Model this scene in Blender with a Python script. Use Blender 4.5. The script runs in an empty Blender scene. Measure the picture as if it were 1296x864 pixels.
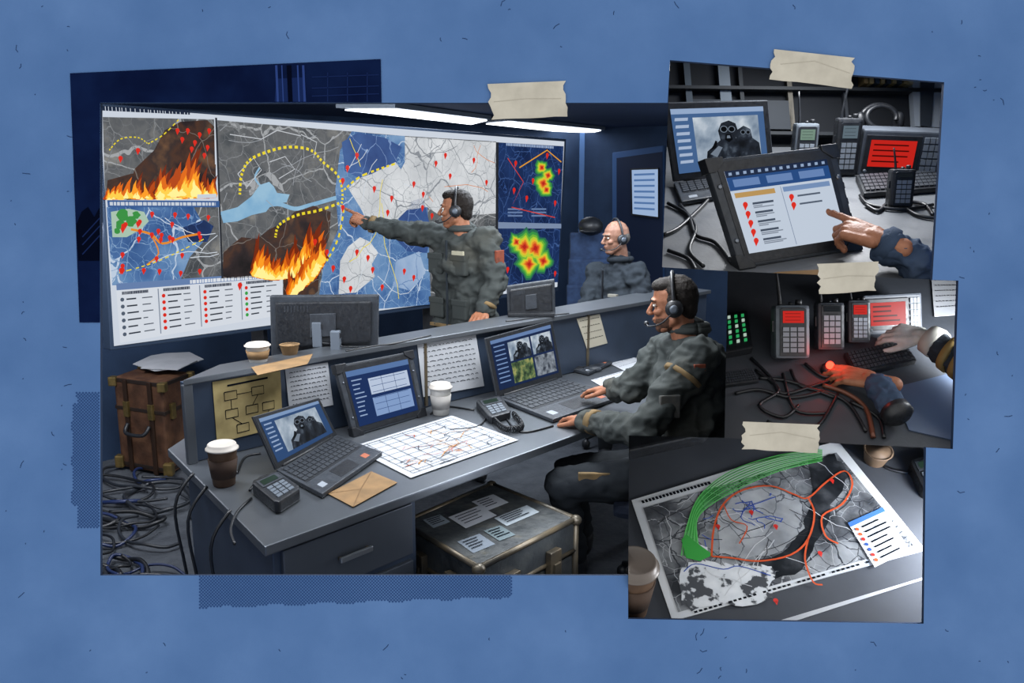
import bpy,bmesh,math,random
from math import sin,cos,radians,pi
from mathutils import Vector,Matrix,noise
random.seed(7)
V=Vector
PT=radians(11.5);F=1118.0
CAM=V((0,0,1.95));R=V((1,0,0));U=V((0,sin(PT),cos(PT)));FW=V((0,cos(PT),-sin(PT)));Z=V((0,0,1))
D=2.3;E_=3.45
# ---------- layout helpers: sight lines of a surveyor standing at the tripod ----------
def ray(x,y): return R*((x-648)/F)+U*((432-y)/F)+FW
def dep(x,y,d): return CAM+ray(x,y)*d
def yd(x,y,Y): r=ray(x,y); return CAM+r*(Y/r.y)
class Pl:
    def __init__(s,pt,n):
        s.p=pt;s.n=n.normalized()
        if s.n.dot(CAM-pt)<0: s.n=-s.n
        s.y=s.n.cross(R).normalized()
    def __call__(s,x,y,h=0):
        r=ray(x,y);t=(s.p+s.n*h-CAM).dot(s.n)/r.dot(s.n);return CAM+r*t
    def at(s,p,h=0): return s(p[0],p[1])+s.n*h
class Q:
    def __init__(s,c,n=None):
        s.c=c;n=n or (c[1]-c[0]).cross(c[3]-c[0]);s.n=n.normalized()
        if s.n.dot(CAM-c[0])<0:s.n=-s.n
    def at(s,p,h=0):
        u,v=p;a=s.c[0].lerp(s.c[1],u);b=s.c[3].lerp(s.c[2],u);return a.lerp(b,v)+s.n*h
    def sub(s,u0,v0,u1,v1,h=0): return Q([s.at((u0,v0),h),s.at((u1,v0),h),s.at((u1,v1),h),s.at((u0,v1),h)])
def PQ(pl,pts,h=0): return Q([pl(x,y)+pl.n*h for x,y in pts])
# ---------- materials ----------
def l1(c):
    c/=255.0;return c/12.92 if c<=.04045 else ((c+.055)/1.055)**2.4
def col(h):
    h=h.lstrip('#')
    return (l1(int(h[0:2],16)),l1(int(h[2:4],16)),l1(int(h[4:6],16)),1)
MC={}
def mat(name,h,rough=.6,metal=0,em=0,h2=None,sc=20,bump=0,stops=None,detail=4,dist=0,bs=None,vor=None,spec=None,rv_=0,bd=.01):
    if name in MC:return MC[name]
    m=bpy.data.materials.new(name);m.use_nodes=True;nt=m.node_tree;b=nt.nodes['Principled BSDF'];L=nt.links
    b.inputs['Roughness'].default_value=rough;b.inputs['Metallic'].default_value=metal
    c=col(h);tc=nt.nodes.new('ShaderNodeTexCoord')
    if spec is None:spec=.5 if rough<.55 else .25
    b.inputs['Specular IOR Level'].default_value=spec
    def ns(s,d=None):
        n=nt.nodes.new('ShaderNodeTexNoise');n.inputs['Scale'].default_value=s;n.inputs['Detail'].default_value=d or detail;n.inputs['Distortion'].default_value=dist
        L.new(tc.outputs['Object'],n.inputs['Vector']);return n
    out=None
    if h2 or stops:
        n=ns(sc);rp=nt.nodes.new('ShaderNodeValToRGB');L.new(n.outputs['Fac'],rp.inputs['Fac'])
        st=stops or [(.35,h),(.65,h2)];e=rp.color_ramp.elements
        e[0].position=st[0][0];e[0].color=col(st[0][1]);e[1].position=st[-1][0];e[1].color=col(st[-1][1])
        for p,hh in st[1:-1]:
            x=e.new(p);x.color=col(hh)
        out=rp.outputs['Color']
    for vs_ in (vor or []):
        vt=nt.nodes.new('ShaderNodeTexVoronoi');vt.feature='DISTANCE_TO_EDGE';vt.inputs['Scale'].default_value=vs_[0]
        nn=nt.nodes.new('ShaderNodeTexNoise');nn.inputs['Scale'].default_value=vs_[0]*1.3;nn.inputs['Detail'].default_value=3;L.new(tc.outputs['Object'],nn.inputs['Vector'])
        ad=nt.nodes.new('ShaderNodeVectorMath');ad.operation='MULTIPLY_ADD';L.new(nn.outputs['Color'],ad.inputs[0]);k=.55/vs_[0];ad.inputs[1].default_value=(k,k,k);L.new(tc.outputs['Object'],ad.inputs[2])
        L.new(ad.outputs[0],vt.inputs['Vector']);lt_=nt.nodes.new('ShaderNodeMath');lt_.operation='LESS_THAN';L.new(vt.outputs['Distance'],lt_.inputs[0]);lt_.inputs[1].default_value=vs_[2]
        mx=nt.nodes.new('ShaderNodeMix');mx.data_type='RGBA';L.new(lt_.outputs[0],mx.inputs[0])
        if out:L.new(out,mx.inputs[6])
        else:mx.inputs[6].default_value=c
        mx.inputs[7].default_value=col(vs_[1]);out=mx.outputs[2]
    if em:
        b.inputs['Base Color'].default_value=(0,0,0,1);b.inputs['Emission Strength'].default_value=em
        b.inputs['Emission Color'].default_value=c;b.inputs['Specular IOR Level'].default_value=.1
        if out:L.new(out,b.inputs['Emission Color'])
    else:
        b.inputs['Base Color'].default_value=c
        if out:L.new(out,b.inputs['Base Color'])
    if rv_:
        n3=ns(sc*3,8);mr=nt.nodes.new('ShaderNodeMapRange');L.new(n3.outputs['Fac'],mr.inputs[0]);mr.inputs[1].default_value=.35;mr.inputs[2].default_value=.65;mr.inputs[3].default_value=max(.1,rough-rv_);mr.inputs[4].default_value=min(1,rough+rv_);L.new(mr.outputs[0],b.inputs['Roughness'])
    if bump:
        n2=ns(bs or sc*2);bp=nt.nodes.new('ShaderNodeBump');bp.inputs['Strength'].default_value=bump;bp.inputs['Distance'].default_value=bd
        L.new(n2.outputs['Fac'],bp.inputs['Height']);L.new(bp.outputs['Normal'],b.inputs['Normal'])
    MC[name]=m;return m
def E(h,s=.9): return mat('screen_'+h.strip('#')+str(s),h,em=s,rough=.4)
def C(h,r=.6): return mat('paint_'+h.strip('#')+str(r),h,rough=r)
# ---------- clipping of the recessed display boxes ----------
def cpl(a,b,inside):
    n=ray(*a).cross(ray(*b)).normalized()
    if n.dot(ray(*inside))>0:n=-n
    return n
c1,c2,c3=(1010,210),(1065,455),(985,670)
CL={0:[],9:[],1:[cpl((848,76),(838,338),c1),cpl((838,338),(921,343),c1),cpl((921,343),(1213,355),c1)],
2:[cpl((921,343),(917,554),c2),cpl((921,343),(1213,355),c2),cpl((917,554),(1206,568),c2)],
3:[cpl((796,551),(795,783),c3),cpl((796,551),(917,554),c3),cpl((917,554),(1206,568),c3)]}
# ---------- geometry ----------
def catmull(P,k=5,closed=False):
    if len(P)<3:return list(P)
    o=[];n=len(P)
    for i in range(n-1):
        a=P[max(i-1,0)];b=P[i];c=P[i+1];d=P[min(i+2,n-1)]
        for j in range(k):
            t=j/k
            o.append(((b*2)+(c-a)*t+(a*2-b*5+c*4-d)*t*t+(b*3-a-c*3+d)*t*t*t)*.5)
    o.append(P[-1]);return o
def frame(a):
    a=a.normalized();t=Z if abs(a.z)<.9 else R
    x=t.cross(a).normalized();return x,a.cross(x)
def capsule(a,ra,b,rb,seg=14):
    ax=b-a;L=ax.length
    if L<1e-6:ax=Z.copy();L=1e-6
    ax=ax.normalized();x,y=frame(ax);prof=[]
    for i in range(1,5):
        t=pi/2*i/4;prof.append((ra*sin(t),-ra*cos(t)))
    for i in range(0,4):
        t=pi/2*i/4;prof.append((rb*cos(t),L+rb*sin(t)))
    vs=[a-ax*ra]
    for r,h in prof:
        for k in range(seg):
            an=2*pi*k/seg;vs.append(a+ax*h+(x*cos(an)+y*sin(an))*r)
    vs.append(b+ax*rb);fs=[]
    for k in range(seg):fs.append((0,1+(k+1)%seg,1+k))
    for i in range(len(prof)-1):
        for k in range(seg):
            p=1+i*seg+k;q=1+i*seg+(k+1)%seg;fs.append((p,q,q+seg,p+seg))
    l=len(vs)-1;o=1+(len(prof)-1)*seg
    for k in range(seg):fs.append((o+k,o+(k+1)%seg,l))
    return vs,fs
def ell(c,r,ax=None,seg=16):
    ax=ax or (R,V((0,1,0)),Z);vs=[];fs=[];n=seg//2
    vs.append(c-ax[2]*r[2])
    for i in range(1,n):
        t=pi*i/n
        for k in range(seg):
            a=2*pi*k/seg;vs.append(c+ax[0]*(r[0]*sin(t)*cos(a))+ax[1]*(r[1]*sin(t)*sin(a))-ax[2]*(r[2]*cos(t)))
    vs.append(c+ax[2]*r[2])
    for k in range(seg):fs.append((0,1+(k+1)%seg,1+k))
    for i in range(n-2):
        for k in range(seg):
            p=1+i*seg+k;q=1+i*seg+(k+1)%seg;fs.append((p,q,q+seg,p+seg))
    l=len(vs)-1;o=1+(n-2)*seg
    for k in range(seg):fs.append((o+k,o+(k+1)%seg,l))
    return vs,fs
def fused(parts,vox,sm=4,wr=0,ws=14):
    bm=bmesh.new()
    for vs,fs in parts:
        b=[bm.verts.new(v) for v in vs]
        for f in fs:
            try:bm.faces.new([b[i] for i in f])
            except Exception:pass
    bmesh.ops.recalc_face_normals(bm,faces=bm.faces[:])
    me=bpy.data.meshes.new('t');bm.to_mesh(me);bm.free()
    o=bpy.data.objects.new('t',me);bpy.context.scene.collection.objects.link(o)
    m=o.modifiers.new('r','REMESH');m.mode='VOXEL';m.voxel_size=vox
    s=o.modifiers.new('s','SMOOTH');s.iterations=sm;s.factor=.5
    dg=bpy.context.evaluated_depsgraph_get();ev=o.evaluated_get(dg);em=ev.to_mesh()
    vs=[]
    for v in em.vertices:
        p=v.co.copy()
        if wr:
            q=p*ws;g=V((q.x,q.y,q.z*1.9))
            p+=v.normal*wr*(.8*noise.noise(g)+.35*noise.noise(q*2.6)+.9*(.28-abs(noise.noise(q*1.3+V((5,3,1)))))+.5*(.2-abs(noise.noise(g*2.1+V((2,9,4))))))
        vs.append(p)
    fs=[tuple(f.vertices) for f in em.polygons]
    ev.to_mesh_clear();bpy.data.objects.remove(o);return vs,fs
OBS=[]
class Ob:
    def __init__(s,name,g=0):
        s.name=name;s.g=g;s.v=[];s.f=[];s.fm=[];s.fs=[];s.mats=[];OBS.append(s)
    def add(s,vs,fs,m,sm=False):
        if m not in s.mats:s.mats.append(m)
        k=s.mats.index(m);o=len(s.v);s.v+=[V(v) for v in vs]
        for f in fs:s.f.append(tuple(i+o for i in f));s.fm.append(k);s.fs.append(sm)
        return s
    def addbm(s,bm,m,sm=False):
        bm.verts.index_update();s.add([v.co.copy() for v in bm.verts],[tuple(v.index for v in f.verts) for f in bm.faces],m,sm);bm.free();return s
    def box(s,c,a,m,bev=0,ax=None):
        ax=ax or (R,V((0,1,0)),Z);bm=bmesh.new();bmesh.ops.create_cube(bm,size=2)
        for v in bm.verts:v.co=V((v.co.x*a[0],v.co.y*a[1],v.co.z*a[2]))
        if bev:bmesh.ops.bevel(bm,geom=bm.edges[:],offset=min(bev,min(a)*.8),segments=2,affect='EDGES',profile=.6)
        for v in bm.verts:v.co=c+ax[0]*v.co.x+ax[1]*v.co.y+ax[2]*v.co.z
        return s.addbm(bm,m)
    def prism(s,P,ex,m,bev=0):
        bm=bmesh.new();n=len(P);a=[bm.verts.new(p) for p in P];b=[bm.verts.new(p+ex) for p in P]
        bm.faces.new(a);bm.faces.new(b[::-1])
        for i in range(n):bm.faces.new((a[i],b[i],b[(i+1)%n],a[(i+1)%n]))
        bmesh.ops.recalc_face_normals(bm,faces=bm.faces[:])
        if bev:bmesh.ops.bevel(bm,geom=bm.edges[:],offset=min(bev,ex.length*.4),segments=2,affect='EDGES',profile=.6)
        return s.addbm(bm,m)
    def poly(s,sf,pts,m,h=.001): return s.add([sf.at(p,h) for p in pts],[tuple(range(len(pts)))],m)
    def rect(s,sf,u0,v0,u1,v1,m,h=.001): return s.poly(sf,[(u0,v0),(u1,v0),(u1,v1),(u0,v1)],m,h)
    def pr(s,sf,pts,h0,h1,m,bev=0): return s.prism([sf.at(p,h0) for p in pts],sf.n*(h1-h0),m,bev)
    def line(s,sf,pts,w,m,h=.0015,k=0,dash=0):
        P=[sf.at(p,h) for p in pts]
        if k:P=catmull(P,k)
        if dash:
            Q_=[];
            for i in range(len(P)-1):
                n=max(1,int((P[i+1]-P[i]).length/dash))
                for j in range(n):Q_.append((P[i].lerp(P[i+1],j/n),P[i].lerp(P[i+1],(j+.55)/n)))
            for a,b in Q_:
                d=(b-a);sd=sf.n.cross(d).normalized()*w/2;s.add([a+sd,b+sd,b-sd,a-sd],[(0,1,2,3)],m)
            return s
        vs=[]
        for i,p in enumerate(P):
            d=P[min(i+1,len(P)-1)]-P[max(i-1,0)];sd=sf.n.cross(d).normalized()*w/2;vs+=[p+sd,p-sd]
        return s.add(vs,[(2*i,2*i+1,2*i+3,2*i+2) for i in range(len(P)-1)],m)
    def dot(s,sf,p,r,m,h=.002,n=10,pin=False):
        c=sf.at(p,h);y=(U-sf.n*U.dot(sf.n)).normalized();x=y.cross(sf.n)
        s.add([c+(x*cos(2*pi*i/n)+y*sin(2*pi*i/n))*r for i in range(n)],[tuple(range(n))],m)
        if pin:s.add([c-x*r*.8-y*r*.4,c-y*r*2.1,c+x*r*.8-y*r*.4],[(0,1,2)],m)
        return s
    def tube(s,P,r,m,n=8,k=5,r2=None):
        P=catmull(P,k) if k else P;vs=[];N=len(P);x=None
        for i,p in enumerate(P):
            d=(P[min(i+1,N-1)]-P[max(i-1,0)]).normalized()
            if x is None:x,y=frame(d)
            else:
                x=(x-d*x.dot(d)).normalized();y=d.cross(x)
            rr=r if r2 is None else r+(r2-r)*i/(N-1)
            for j in range(n):vs.append(p+(x*cos(2*pi*j/n)+y*sin(2*pi*j/n))*rr)
        fs=[(i*n+j,i*n+(j+1)%n,(i+1)*n+(j+1)%n,(i+1)*n+j) for i in range(N-1) for j in range(n)]
        fs+=[tuple(range(n))[::-1],tuple((N-1)*n+j for j in range(n))]
        return s.add(vs,fs,m,True)
    def lathe(s,c,ax,prof,m,n=28,sm=True):
        ax=ax.normalized();x,y=frame(ax);vs=[];N=len(prof)
        for r,h in prof:
            for j in range(n):vs.append(c+ax*h+(x*cos(2*pi*j/n)+y*sin(2*pi*j/n))*r)
        fs=[(i*n+j,i*n+(j+1)%n,(i+1)*n+(j+1)%n,(i+1)*n+j) for i in range(N-1) for j in range(n)]
        fs+=[tuple(range(n))[::-1],tuple((N-1)*n+j for j in range(n))]
        return s.add(vs,fs,m,sm)
    def caps(s,a,ra,b,rb,m): return s.add(*capsule(a,ra,b,rb),m,True)
    def el(s,c,r,m,ax=None): return s.add(*ell(c,r,ax),m,True)
    def fuse(s,parts,vox,m,sm=4,wr=0,ws=14): return s.add(*fused(parts,vox,sm,wr,ws),m,True)
    def finish(s):
        if not s.v:return
        bm=bmesh.new();vv=[bm.verts.new(v) for v in s.v]
        for f,k,sm in zip(s.f,s.fm,s.fs):
            try:fc=bm.faces.new([vv[i] for i in f]);fc.material_index=k;fc.smooth=sm
            except Exception:pass
        for n in CL[s.g]:
            bmesh.ops.bisect_plane(bm,geom=bm.verts[:]+bm.edges[:]+bm.faces[:],plane_co=CAM,plane_no=n,clear_outer=True)
        if not bm.verts:bm.free();return
        mn=V((min(v.co.x for v in bm.verts),min(v.co.y for v in bm.verts),min(v.co.z for v in bm.verts)))
        mx=V((max(v.co.x for v in bm.verts),max(v.co.y for v in bm.verts),max(v.co.z for v in bm.verts)))
        c=(mn+mx)/2;c.z=mn.z
        for v in bm.verts:v.co-=c
        me=bpy.data.meshes.new(s.name);bm.to_mesh(me);bm.free()
        for m in s.mats:me.materials.append(m)
        o=bpy.data.objects.new(s.name,me);o.location=c;bpy.context.scene.collection.objects.link(o)
# ---------- common materials ----------
black=mat('black_plastic','#15171b',.45,h2='#1e2126',sc=40,rv_=.12);dkgrey=mat('dark_grey_plastic','#272b31',.5,h2='#31363d',sc=30,rv_=.12);rubber=mat('cable_rubber','#0f1217',.42)
metal=mat('brushed_steel_desk','#5a5f65',.34,.6,stops=[(.3,'#5b6067'),(.5,'#62676d'),(.7,'#696e74')],sc=3,detail=5,bump=.03,bs=160)
metal2=mat('blued_steel','#36414f',.42,.35,stops=[(.3,'#313c4c'),(.5,'#374355'),(.7,'#3e4a5c')],sc=4,detail=5,bump=.03,bs=90)
paper=mat('white_paper','#b3b6bb',.85,h2='#a5a9af',sc=6,bump=.1,bs=14,spec=.05);paperY=mat('aged_yellow_paper','#b09f70',.85,h2='#8d7e57',sc=10,detail=8,spec=.05)
kraft=mat('kraft_paper','#8d704e',.85,h2='#755e43',sc=12,bump=.2,bs=20);ink=mat('ink','#15181e',.9,spec=0);pencil=mat('pencil','#41464e',.9,spec=0)
red=C('#c62a22',.5);lid=mat('cup_lid','#bab3aa',.45);cupb=mat('cup_board','#5b4636',.7,h2='#48372b',sc=15);cupw=mat('cup_white','#bab7b1',.7)
skin=mat('skin','#9c6a50',.5,h2='#87573f',sc=30,detail=8,bump=.2,bs=150,spec=.3);skin2=mat('skin_pale','#936e5c',.5,h2='#7e5a4a',sc=30,detail=8,bump=.2,bs=120,spec=.3)
hair=mat('brown_hair','#1d1510',.6,h2='#0d0906',sc=80,bump=.6,bs=140,dist=2);greyhair=mat('grey_hair','#5f5b57',.7,h2='#4a4643',sc=60,bump=.3)
jk=dict(rough=.85,bump=.22,bs=180,bd=.004,detail=4,sc=4,spec=.15)
jacket=mat('worn_field_jacket','#3c4140',stops=[(.3,'#363b3b'),(.55,'#3c403f'),(.8,'#44433c')],**jk)
jacket2=mat('dark_field_jacket','#25303f',stops=[(.3,'#262b31'),(.55,'#2a3036'),(.8,'#313435')],**jk)
pants=mat('work_trousers','#1c222b',stops=[(.35,'#1d2126'),(.6,'#22262a'),(.8,'#2a2a28')],**jk)
tan=mat('tan_trim','#7a6546',.85,h2='#5f5038',sc=20,detail=8);orange=mat('orange_patch','#7c3f2e',.8,h2='#5f3528',sc=30)
# ---------- backdrop ----------
BW=Pl(CAM+FW*D,-FW)
blue=mat('blue_paper_wall','#5678a8',.95,stops=[(.25,'#4a6b9b'),(.5,'#5273a3'),(.75,'#5b7cac')],sc=4.5,bump=.3,bs=30,detail=9,spec=.05)
hole=[(127,130),(845,130),(848,76),(1195,104),(1180,354),(1213,355),(1206,568),(1172,566),(1169,789),(795,783),(795,728),(127,728)]
outer=[(-700,-450),(2000,-450),(2000,1170),(-700,1170)]
from mathutils.geometry import tessellate_polygon
o=Ob('wall_front',9)
pp=[V((x,y,0)) for x,y in outer];hh=[V((x,y,0)) for x,y in hole]
tri=tessellate_polygon([pp,hh]);al=outer+hole
o.add([BW(x,y) for x,y in al],[tuple(t) for t in tri],blue);
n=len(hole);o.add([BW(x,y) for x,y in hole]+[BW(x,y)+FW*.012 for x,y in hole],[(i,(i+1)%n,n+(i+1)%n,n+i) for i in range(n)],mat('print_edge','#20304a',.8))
o.add([BW(x,y)+FW*.012 for x,y in al],[tuple(t) for t in tri],blue)
o=Ob('paper_fibres',9);fm=mat('fibre_ink','#22355a',.95,spec=0)
def inhole(x,y): return (85<x<1215 and 60<y<795)
k=0
while k<80:
    x=random.uniform(5,1290);y=random.uniform(5,860)
    if inhole(x,y):continue
    k+=1;a=random.uniform(0,6.28);L=random.choice([1,1.5,2,3,4,6]);b=a+random.uniform(-1,1)
    o.line(BW,[(x,y),(x+cos(a)*L,y+sin(a)*L),(x+cos(a)*L+cos(b)*L*.7,y+sin(a)*L+sin(b)*L*.7)],.0016,fm,.0006)
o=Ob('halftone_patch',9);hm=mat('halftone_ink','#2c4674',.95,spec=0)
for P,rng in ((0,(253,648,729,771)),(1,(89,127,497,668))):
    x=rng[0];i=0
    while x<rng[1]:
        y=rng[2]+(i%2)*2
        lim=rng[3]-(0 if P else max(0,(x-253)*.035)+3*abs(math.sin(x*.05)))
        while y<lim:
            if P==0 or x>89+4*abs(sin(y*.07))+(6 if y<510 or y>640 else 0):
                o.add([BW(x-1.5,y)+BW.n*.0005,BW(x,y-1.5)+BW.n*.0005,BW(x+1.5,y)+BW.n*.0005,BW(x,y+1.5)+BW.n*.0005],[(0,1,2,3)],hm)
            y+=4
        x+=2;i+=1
o=Ob('dark_photo_print',9)
nv=mat('print_navy','#0a1330',.9,h2='#0f1c3e',sc=8,spec=0)
def N(h): return mat('print_'+h.strip('#'),h,.9,spec=0)
o.poly(BW,[(89,93),(482,75),(483,130),(127,130),(127,408),(101,408)],nv,.002)
dk=N('#060a1a');lt=N('#2a3f78')
for x,w in ((350,.006),(357,.003),(366,.012),(377,.004),(384,.006)):o.line(BW,[(x,83),(x+2,129)],w,lt if w<.01 else dk,.003)
o.poly(BW,[(350,100),(386,98),(388,129),(348,129)],N('#16254f'),.0026)
for y in (98,112,122):o.line(BW,[(395,y),(480,y-3)],.003,N('#16244c'),.003)
for x in (415,440,465):o.line(BW,[(x,92),(x,129)],.003,N('#16244c'),.003)
o.poly(BW,[(97,285),(104,268),(112,262),(120,275),(127,262),(127,330),(100,330)],dk,.003)
for yy in (290,300,312):o.line(BW,[(105,yy+10),(127,yy-14)],.003,N('#16244c'),.0034)
tape=mat('masking_tape','#c4bfb1',.8,h2='#b0ab9e',sc=14,bump=.35,bs=30,spec=.1)
def mk_tape(a,b,c,d):
    o=Ob('masking_tape',9);A,B,C_,D_=[V((p[0],p[1],0)) for p in (a,b,c,d)];P=[A]
    P+=[A.lerp(B,i/6) for i in range(1,6)];P.append(B)
    for i in range(1,8):P.append(B.lerp(C_,i/8)+V((random.uniform(-4,2),0,0)))
    P.append(C_);P+=[C_.lerp(D_,i/6)+V((0,random.uniform(-1,1),0)) for i in range(1,6)];P.append(D_)
    for i in range(1,8):P.append(D_.lerp(A,i/8)+V((random.uniform(-2,4),0,0)))
    o.prism([BW(p.x,p.y)+BW.n*.004 for p in P],BW.n*.0012,tape)
    o.line(BW,[(A.x+8,(A.y+D_.y)/2),((A.x+B.x)/2,(A.y+D_.y)/2-4),(B.x-6,(B.y+C_.y)/2)],.0015,C('#a8a294'),.0056)
mk_tape((617,107),(716,103),(718,148),(622,152));mk_tape((979,63),(1081,74),(1077,113),(973,101))
mk_tape((1033,334),(1111,331),(1108,368),(1036,372));mk_tape((940,533),(1037,537),(1034,573),(938,568))
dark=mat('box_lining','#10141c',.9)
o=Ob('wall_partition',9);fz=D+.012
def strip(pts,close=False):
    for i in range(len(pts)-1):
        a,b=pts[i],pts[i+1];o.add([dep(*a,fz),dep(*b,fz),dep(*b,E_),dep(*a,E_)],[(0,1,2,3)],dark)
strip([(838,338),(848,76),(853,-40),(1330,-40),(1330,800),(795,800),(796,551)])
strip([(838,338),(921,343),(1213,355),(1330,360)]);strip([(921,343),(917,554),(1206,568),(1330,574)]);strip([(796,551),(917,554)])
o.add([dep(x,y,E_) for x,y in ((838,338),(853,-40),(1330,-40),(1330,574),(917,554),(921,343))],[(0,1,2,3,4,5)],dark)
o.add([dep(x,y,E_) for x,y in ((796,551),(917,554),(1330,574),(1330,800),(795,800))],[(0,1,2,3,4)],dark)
# ---------- main room ----------
nW=V((.766,-.643,0));S=Pl(V((-2.08,4.56,0)),nW);wd=V((.643,.766,0))
WB=Pl(V((-2.08,4.56,0))-nW*1.15,nW)
G=Pl(V((0,0,0)),Z);T=Pl(V((0,0,.75)),Z);K=Pl(V((0,0,1.10)),Z)
wallm=mat('slate_blue_wall','#2c3f5a',.8,h2='#24344c',sc=3,detail=8,bump=.15,bs=40)
cor=WB(736,200);cor.z=0
o=Ob('wall_back');a=cor-wd*11;o.add([a,cor,cor+Z*2.3,a+Z*2.3],[(0,1,2,3)],wallm)
W2=Pl(cor,V((-.643,-.766,0)));o=Ob('wall_right');b=cor+nW*8;o.add([cor,b,b+Z*2.3,cor+Z*2.3],[(0,1,2,3)],wallm)
o=Ob('floor');o.add([V((-6,2.2,0)),V((6,2.2,0)),V((6,12,0)),V((-6,12,0))],[(0,1,2,3)],mat('dark_floor','#4a4e54',.6,h2='#3e4248',sc=9,detail=12,bump=.2,bs=60,rv_=.15))
o=Ob('ceiling');o.add([V(p) for p in ((-6,2.5,2.3),(.42,2.5,2.3),(.62,3.62,2.3),(6,3.62,2.3),(6,12,2.3),(-6,12,2.3))],[(0,1,2,3,4,5)],mat('dark_ceiling','#2e4060',.8))
CE=Pl(V((0,0,2.29)),Z)
for q in ([(425,131),(500,131),(622,147),(600,153)],[(607,151),(640,148),(766,161),(742,167)]):
    o=Ob('ceiling_light');P=[CE(x,y) for x,y in q];o.prism([p+Z*.005 for p in P],Z*-.03,mat('lamp_housing','#66707c',.4,.5))
    Pc=sum(P,V((0,0,0)))/4;o.prism([Pc+(p-Pc)*.92-Z*.03 for p in P],Z*-.006,mat('lamp_tube','#eef4ff',em=4))
o=Ob('trim_1');o.box(V((cor.x,cor.y,1.15)),(.03,.03,1.15),mat('trim_blue','#4a6a96',.6),.005)
o=Ob('door_1');dq=[(778,193),(842,184),(842,390),(778,390)]
o.pr(W2,dq,.002,.05,mat('door_frame_blue','#35527c',.6),.01);o.pr(W2,[(784,200),(842,192),(842,390),(784,390)],.05,.055,C('#14213a'))
o.pr(W2,[(803,213),(838,212),(838,276),(804,272)],.06,.08,black)
o.poly(W2,[(805,215),(838,214),(838,274),(806,270)],E('#9fb8dc',.9),.082)
for i in range(7):o.line(W2,[(808,221+i*7),(834,220+i*7.4)],.02,E('#5b7fb4',.8),.084)
# ---------- video wall ----------
o=Ob('video_wall_display')
OQ=[(124,130),(718,176),(708,368),(141,444)]
fr=mat('display_frame','#3b4a60',.4,.5)
o.prism([S.at(p,-.09) for p in OQ],S.n*.08,fr,.006)
o.poly(S,[(127,134),(715,179),(706,363),(145,438)],E('#d4dce8',.9),-.006)
for x,y in ((345,400),(560,380)):
    p=S(x,y)-S.n*.15;p.z=0;o.box(p+Z*.5,(.04,.04,.5),black,.005);o.box(p+Z*.02,(.3,.08,.02),black,.005)
terr=mat('screen_terrain','#555555',em=.9,sc=5,detail=14,stops=[(.3,'#3a3e43'),(.42,'#54585c'),(.5,'#6a6c6e'),(.58,'#5c5f63'),(.7,'#8b8a86')],vor=[(2.6,'#a8abae',.011),(6,'#85888b',.012),(14,'#73767a',.014)])
terrb=mat('screen_burnt','#333333',em=.85,sc=5,detail=14,stops=[(.3,'#1d1a1b'),(.42,'#33292a'),(.5,'#52382c'),(.58,'#3e3230'),(.7,'#7c5a40')],vor=[(4,'#7a706a',.008)])
bluem=mat('screen_bluemap','#446fa8',em=.9,sc=4,detail=12,stops=[(.3,'#2f548c'),(.45,'#4a70a6'),(.55,'#6088b8'),(.7,'#84a6cc')],vor=[(3.2,'#c4d4e8',.011),(8,'#86a6cc',.012),(15,'#7398c4',.014)])
whm=mat('screen_whitemap','#d6dade',em=.92,sc=5,detail=10,stops=[(.3,'#c4c8cc'),(.7,'#e4e7ea')],vor=[(6,'#a8adb2',.012),(2.4,'#8d9299',.008),(14,'#b8bdc2',.014)])
navy=mat('screen_navy','#14264e',em=.85,h2='#1f3768',sc=6,vor=[(5,'#44629a',.012),(12,'#32508a',.014)])
Y_=E('#e8d428',1);Rd=E('#d82a1c',1);ln=E('#b4b9c0',.7);dl=E('#30343c',.6);wl=E('#dfe8f2',.85)
FC=[E('#7a2a0c',.9),E('#b4460e',1),E('#e06a10',1),E('#f89a20',1.05),E('#ffc848',1.1),E('#ffe890',1.1)]
def flames(o,pl,base,n,hmax,h0):
    L=len(base)-1
    for i in range(n):
        t=random.random()*L;j=min(int(t),L-1);f=t-j;x=base[j][0]*(1-f)+base[j+1][0]*f;y=base[j][1]*(1-f)+base[j+1][1]*f
        lv=i/n;c=min(5,int(lv*6));hh=hmax*(1-.8*lv)*random.uniform(.35,1)*(.55+.45*abs(sin(x*.045)));w=hmax*.26*(1-.45*lv)*random.uniform(.6,1.2);l=random.uniform(-.15,.3)*hh
        y+=random.uniform(-2,1)
        o.poly(pl,[(x-w*.4,y),(x-w*.55,y-hh*.2),(x-w*.3+l*.1,y-hh*.45),(x-w*.25+l*.5,y-hh*.72),(x+l,y-hh),(x+w*.05+l*.6,y-hh*.66),(x+w*.35+l*.2,y-hh*.42),(x+w*.55,y-hh*.2),(x+w*.4,y)],FC[c],h0+.00006*i)
def Fq(q,p):
    a=V((q[0][0],q[0][1],0)).lerp(V((q[1][0],q[1][1],0)),p[0]);b=V((q[3][0],q[3][1],0)).lerp(V((q[2][0],q[2][1],0)),p[0]);c=a.lerp(b,p[1]);return (c.x,c.y)
def roads(o,pl,q,n,m,w,h,step=.09,turn=.45):
    for _ in range(n):
        u,v=random.random(),random.random();a=random.uniform(0,6.28);P=[]
        for i in range(random.randint(4,9)):
            if not(0<=u<=1 and 0<=v<=1):break
            P.append(Fq(q,(u,v)));a+=random.uniform(-turn,turn);u+=cos(a)*step;v+=sin(a)*step
        if len(P)>1:o.line(pl,P,w,m,h)
def pins(o,pl,q,n,m,r,h,box=(.08,.08,.92,.92)):
    for _ in range(n):
        o.dot(pl,Fq(q,(random.uniform(box[0],box[2]),random.uniform(box[1],box[3]))),r,m,h,8,True)
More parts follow.
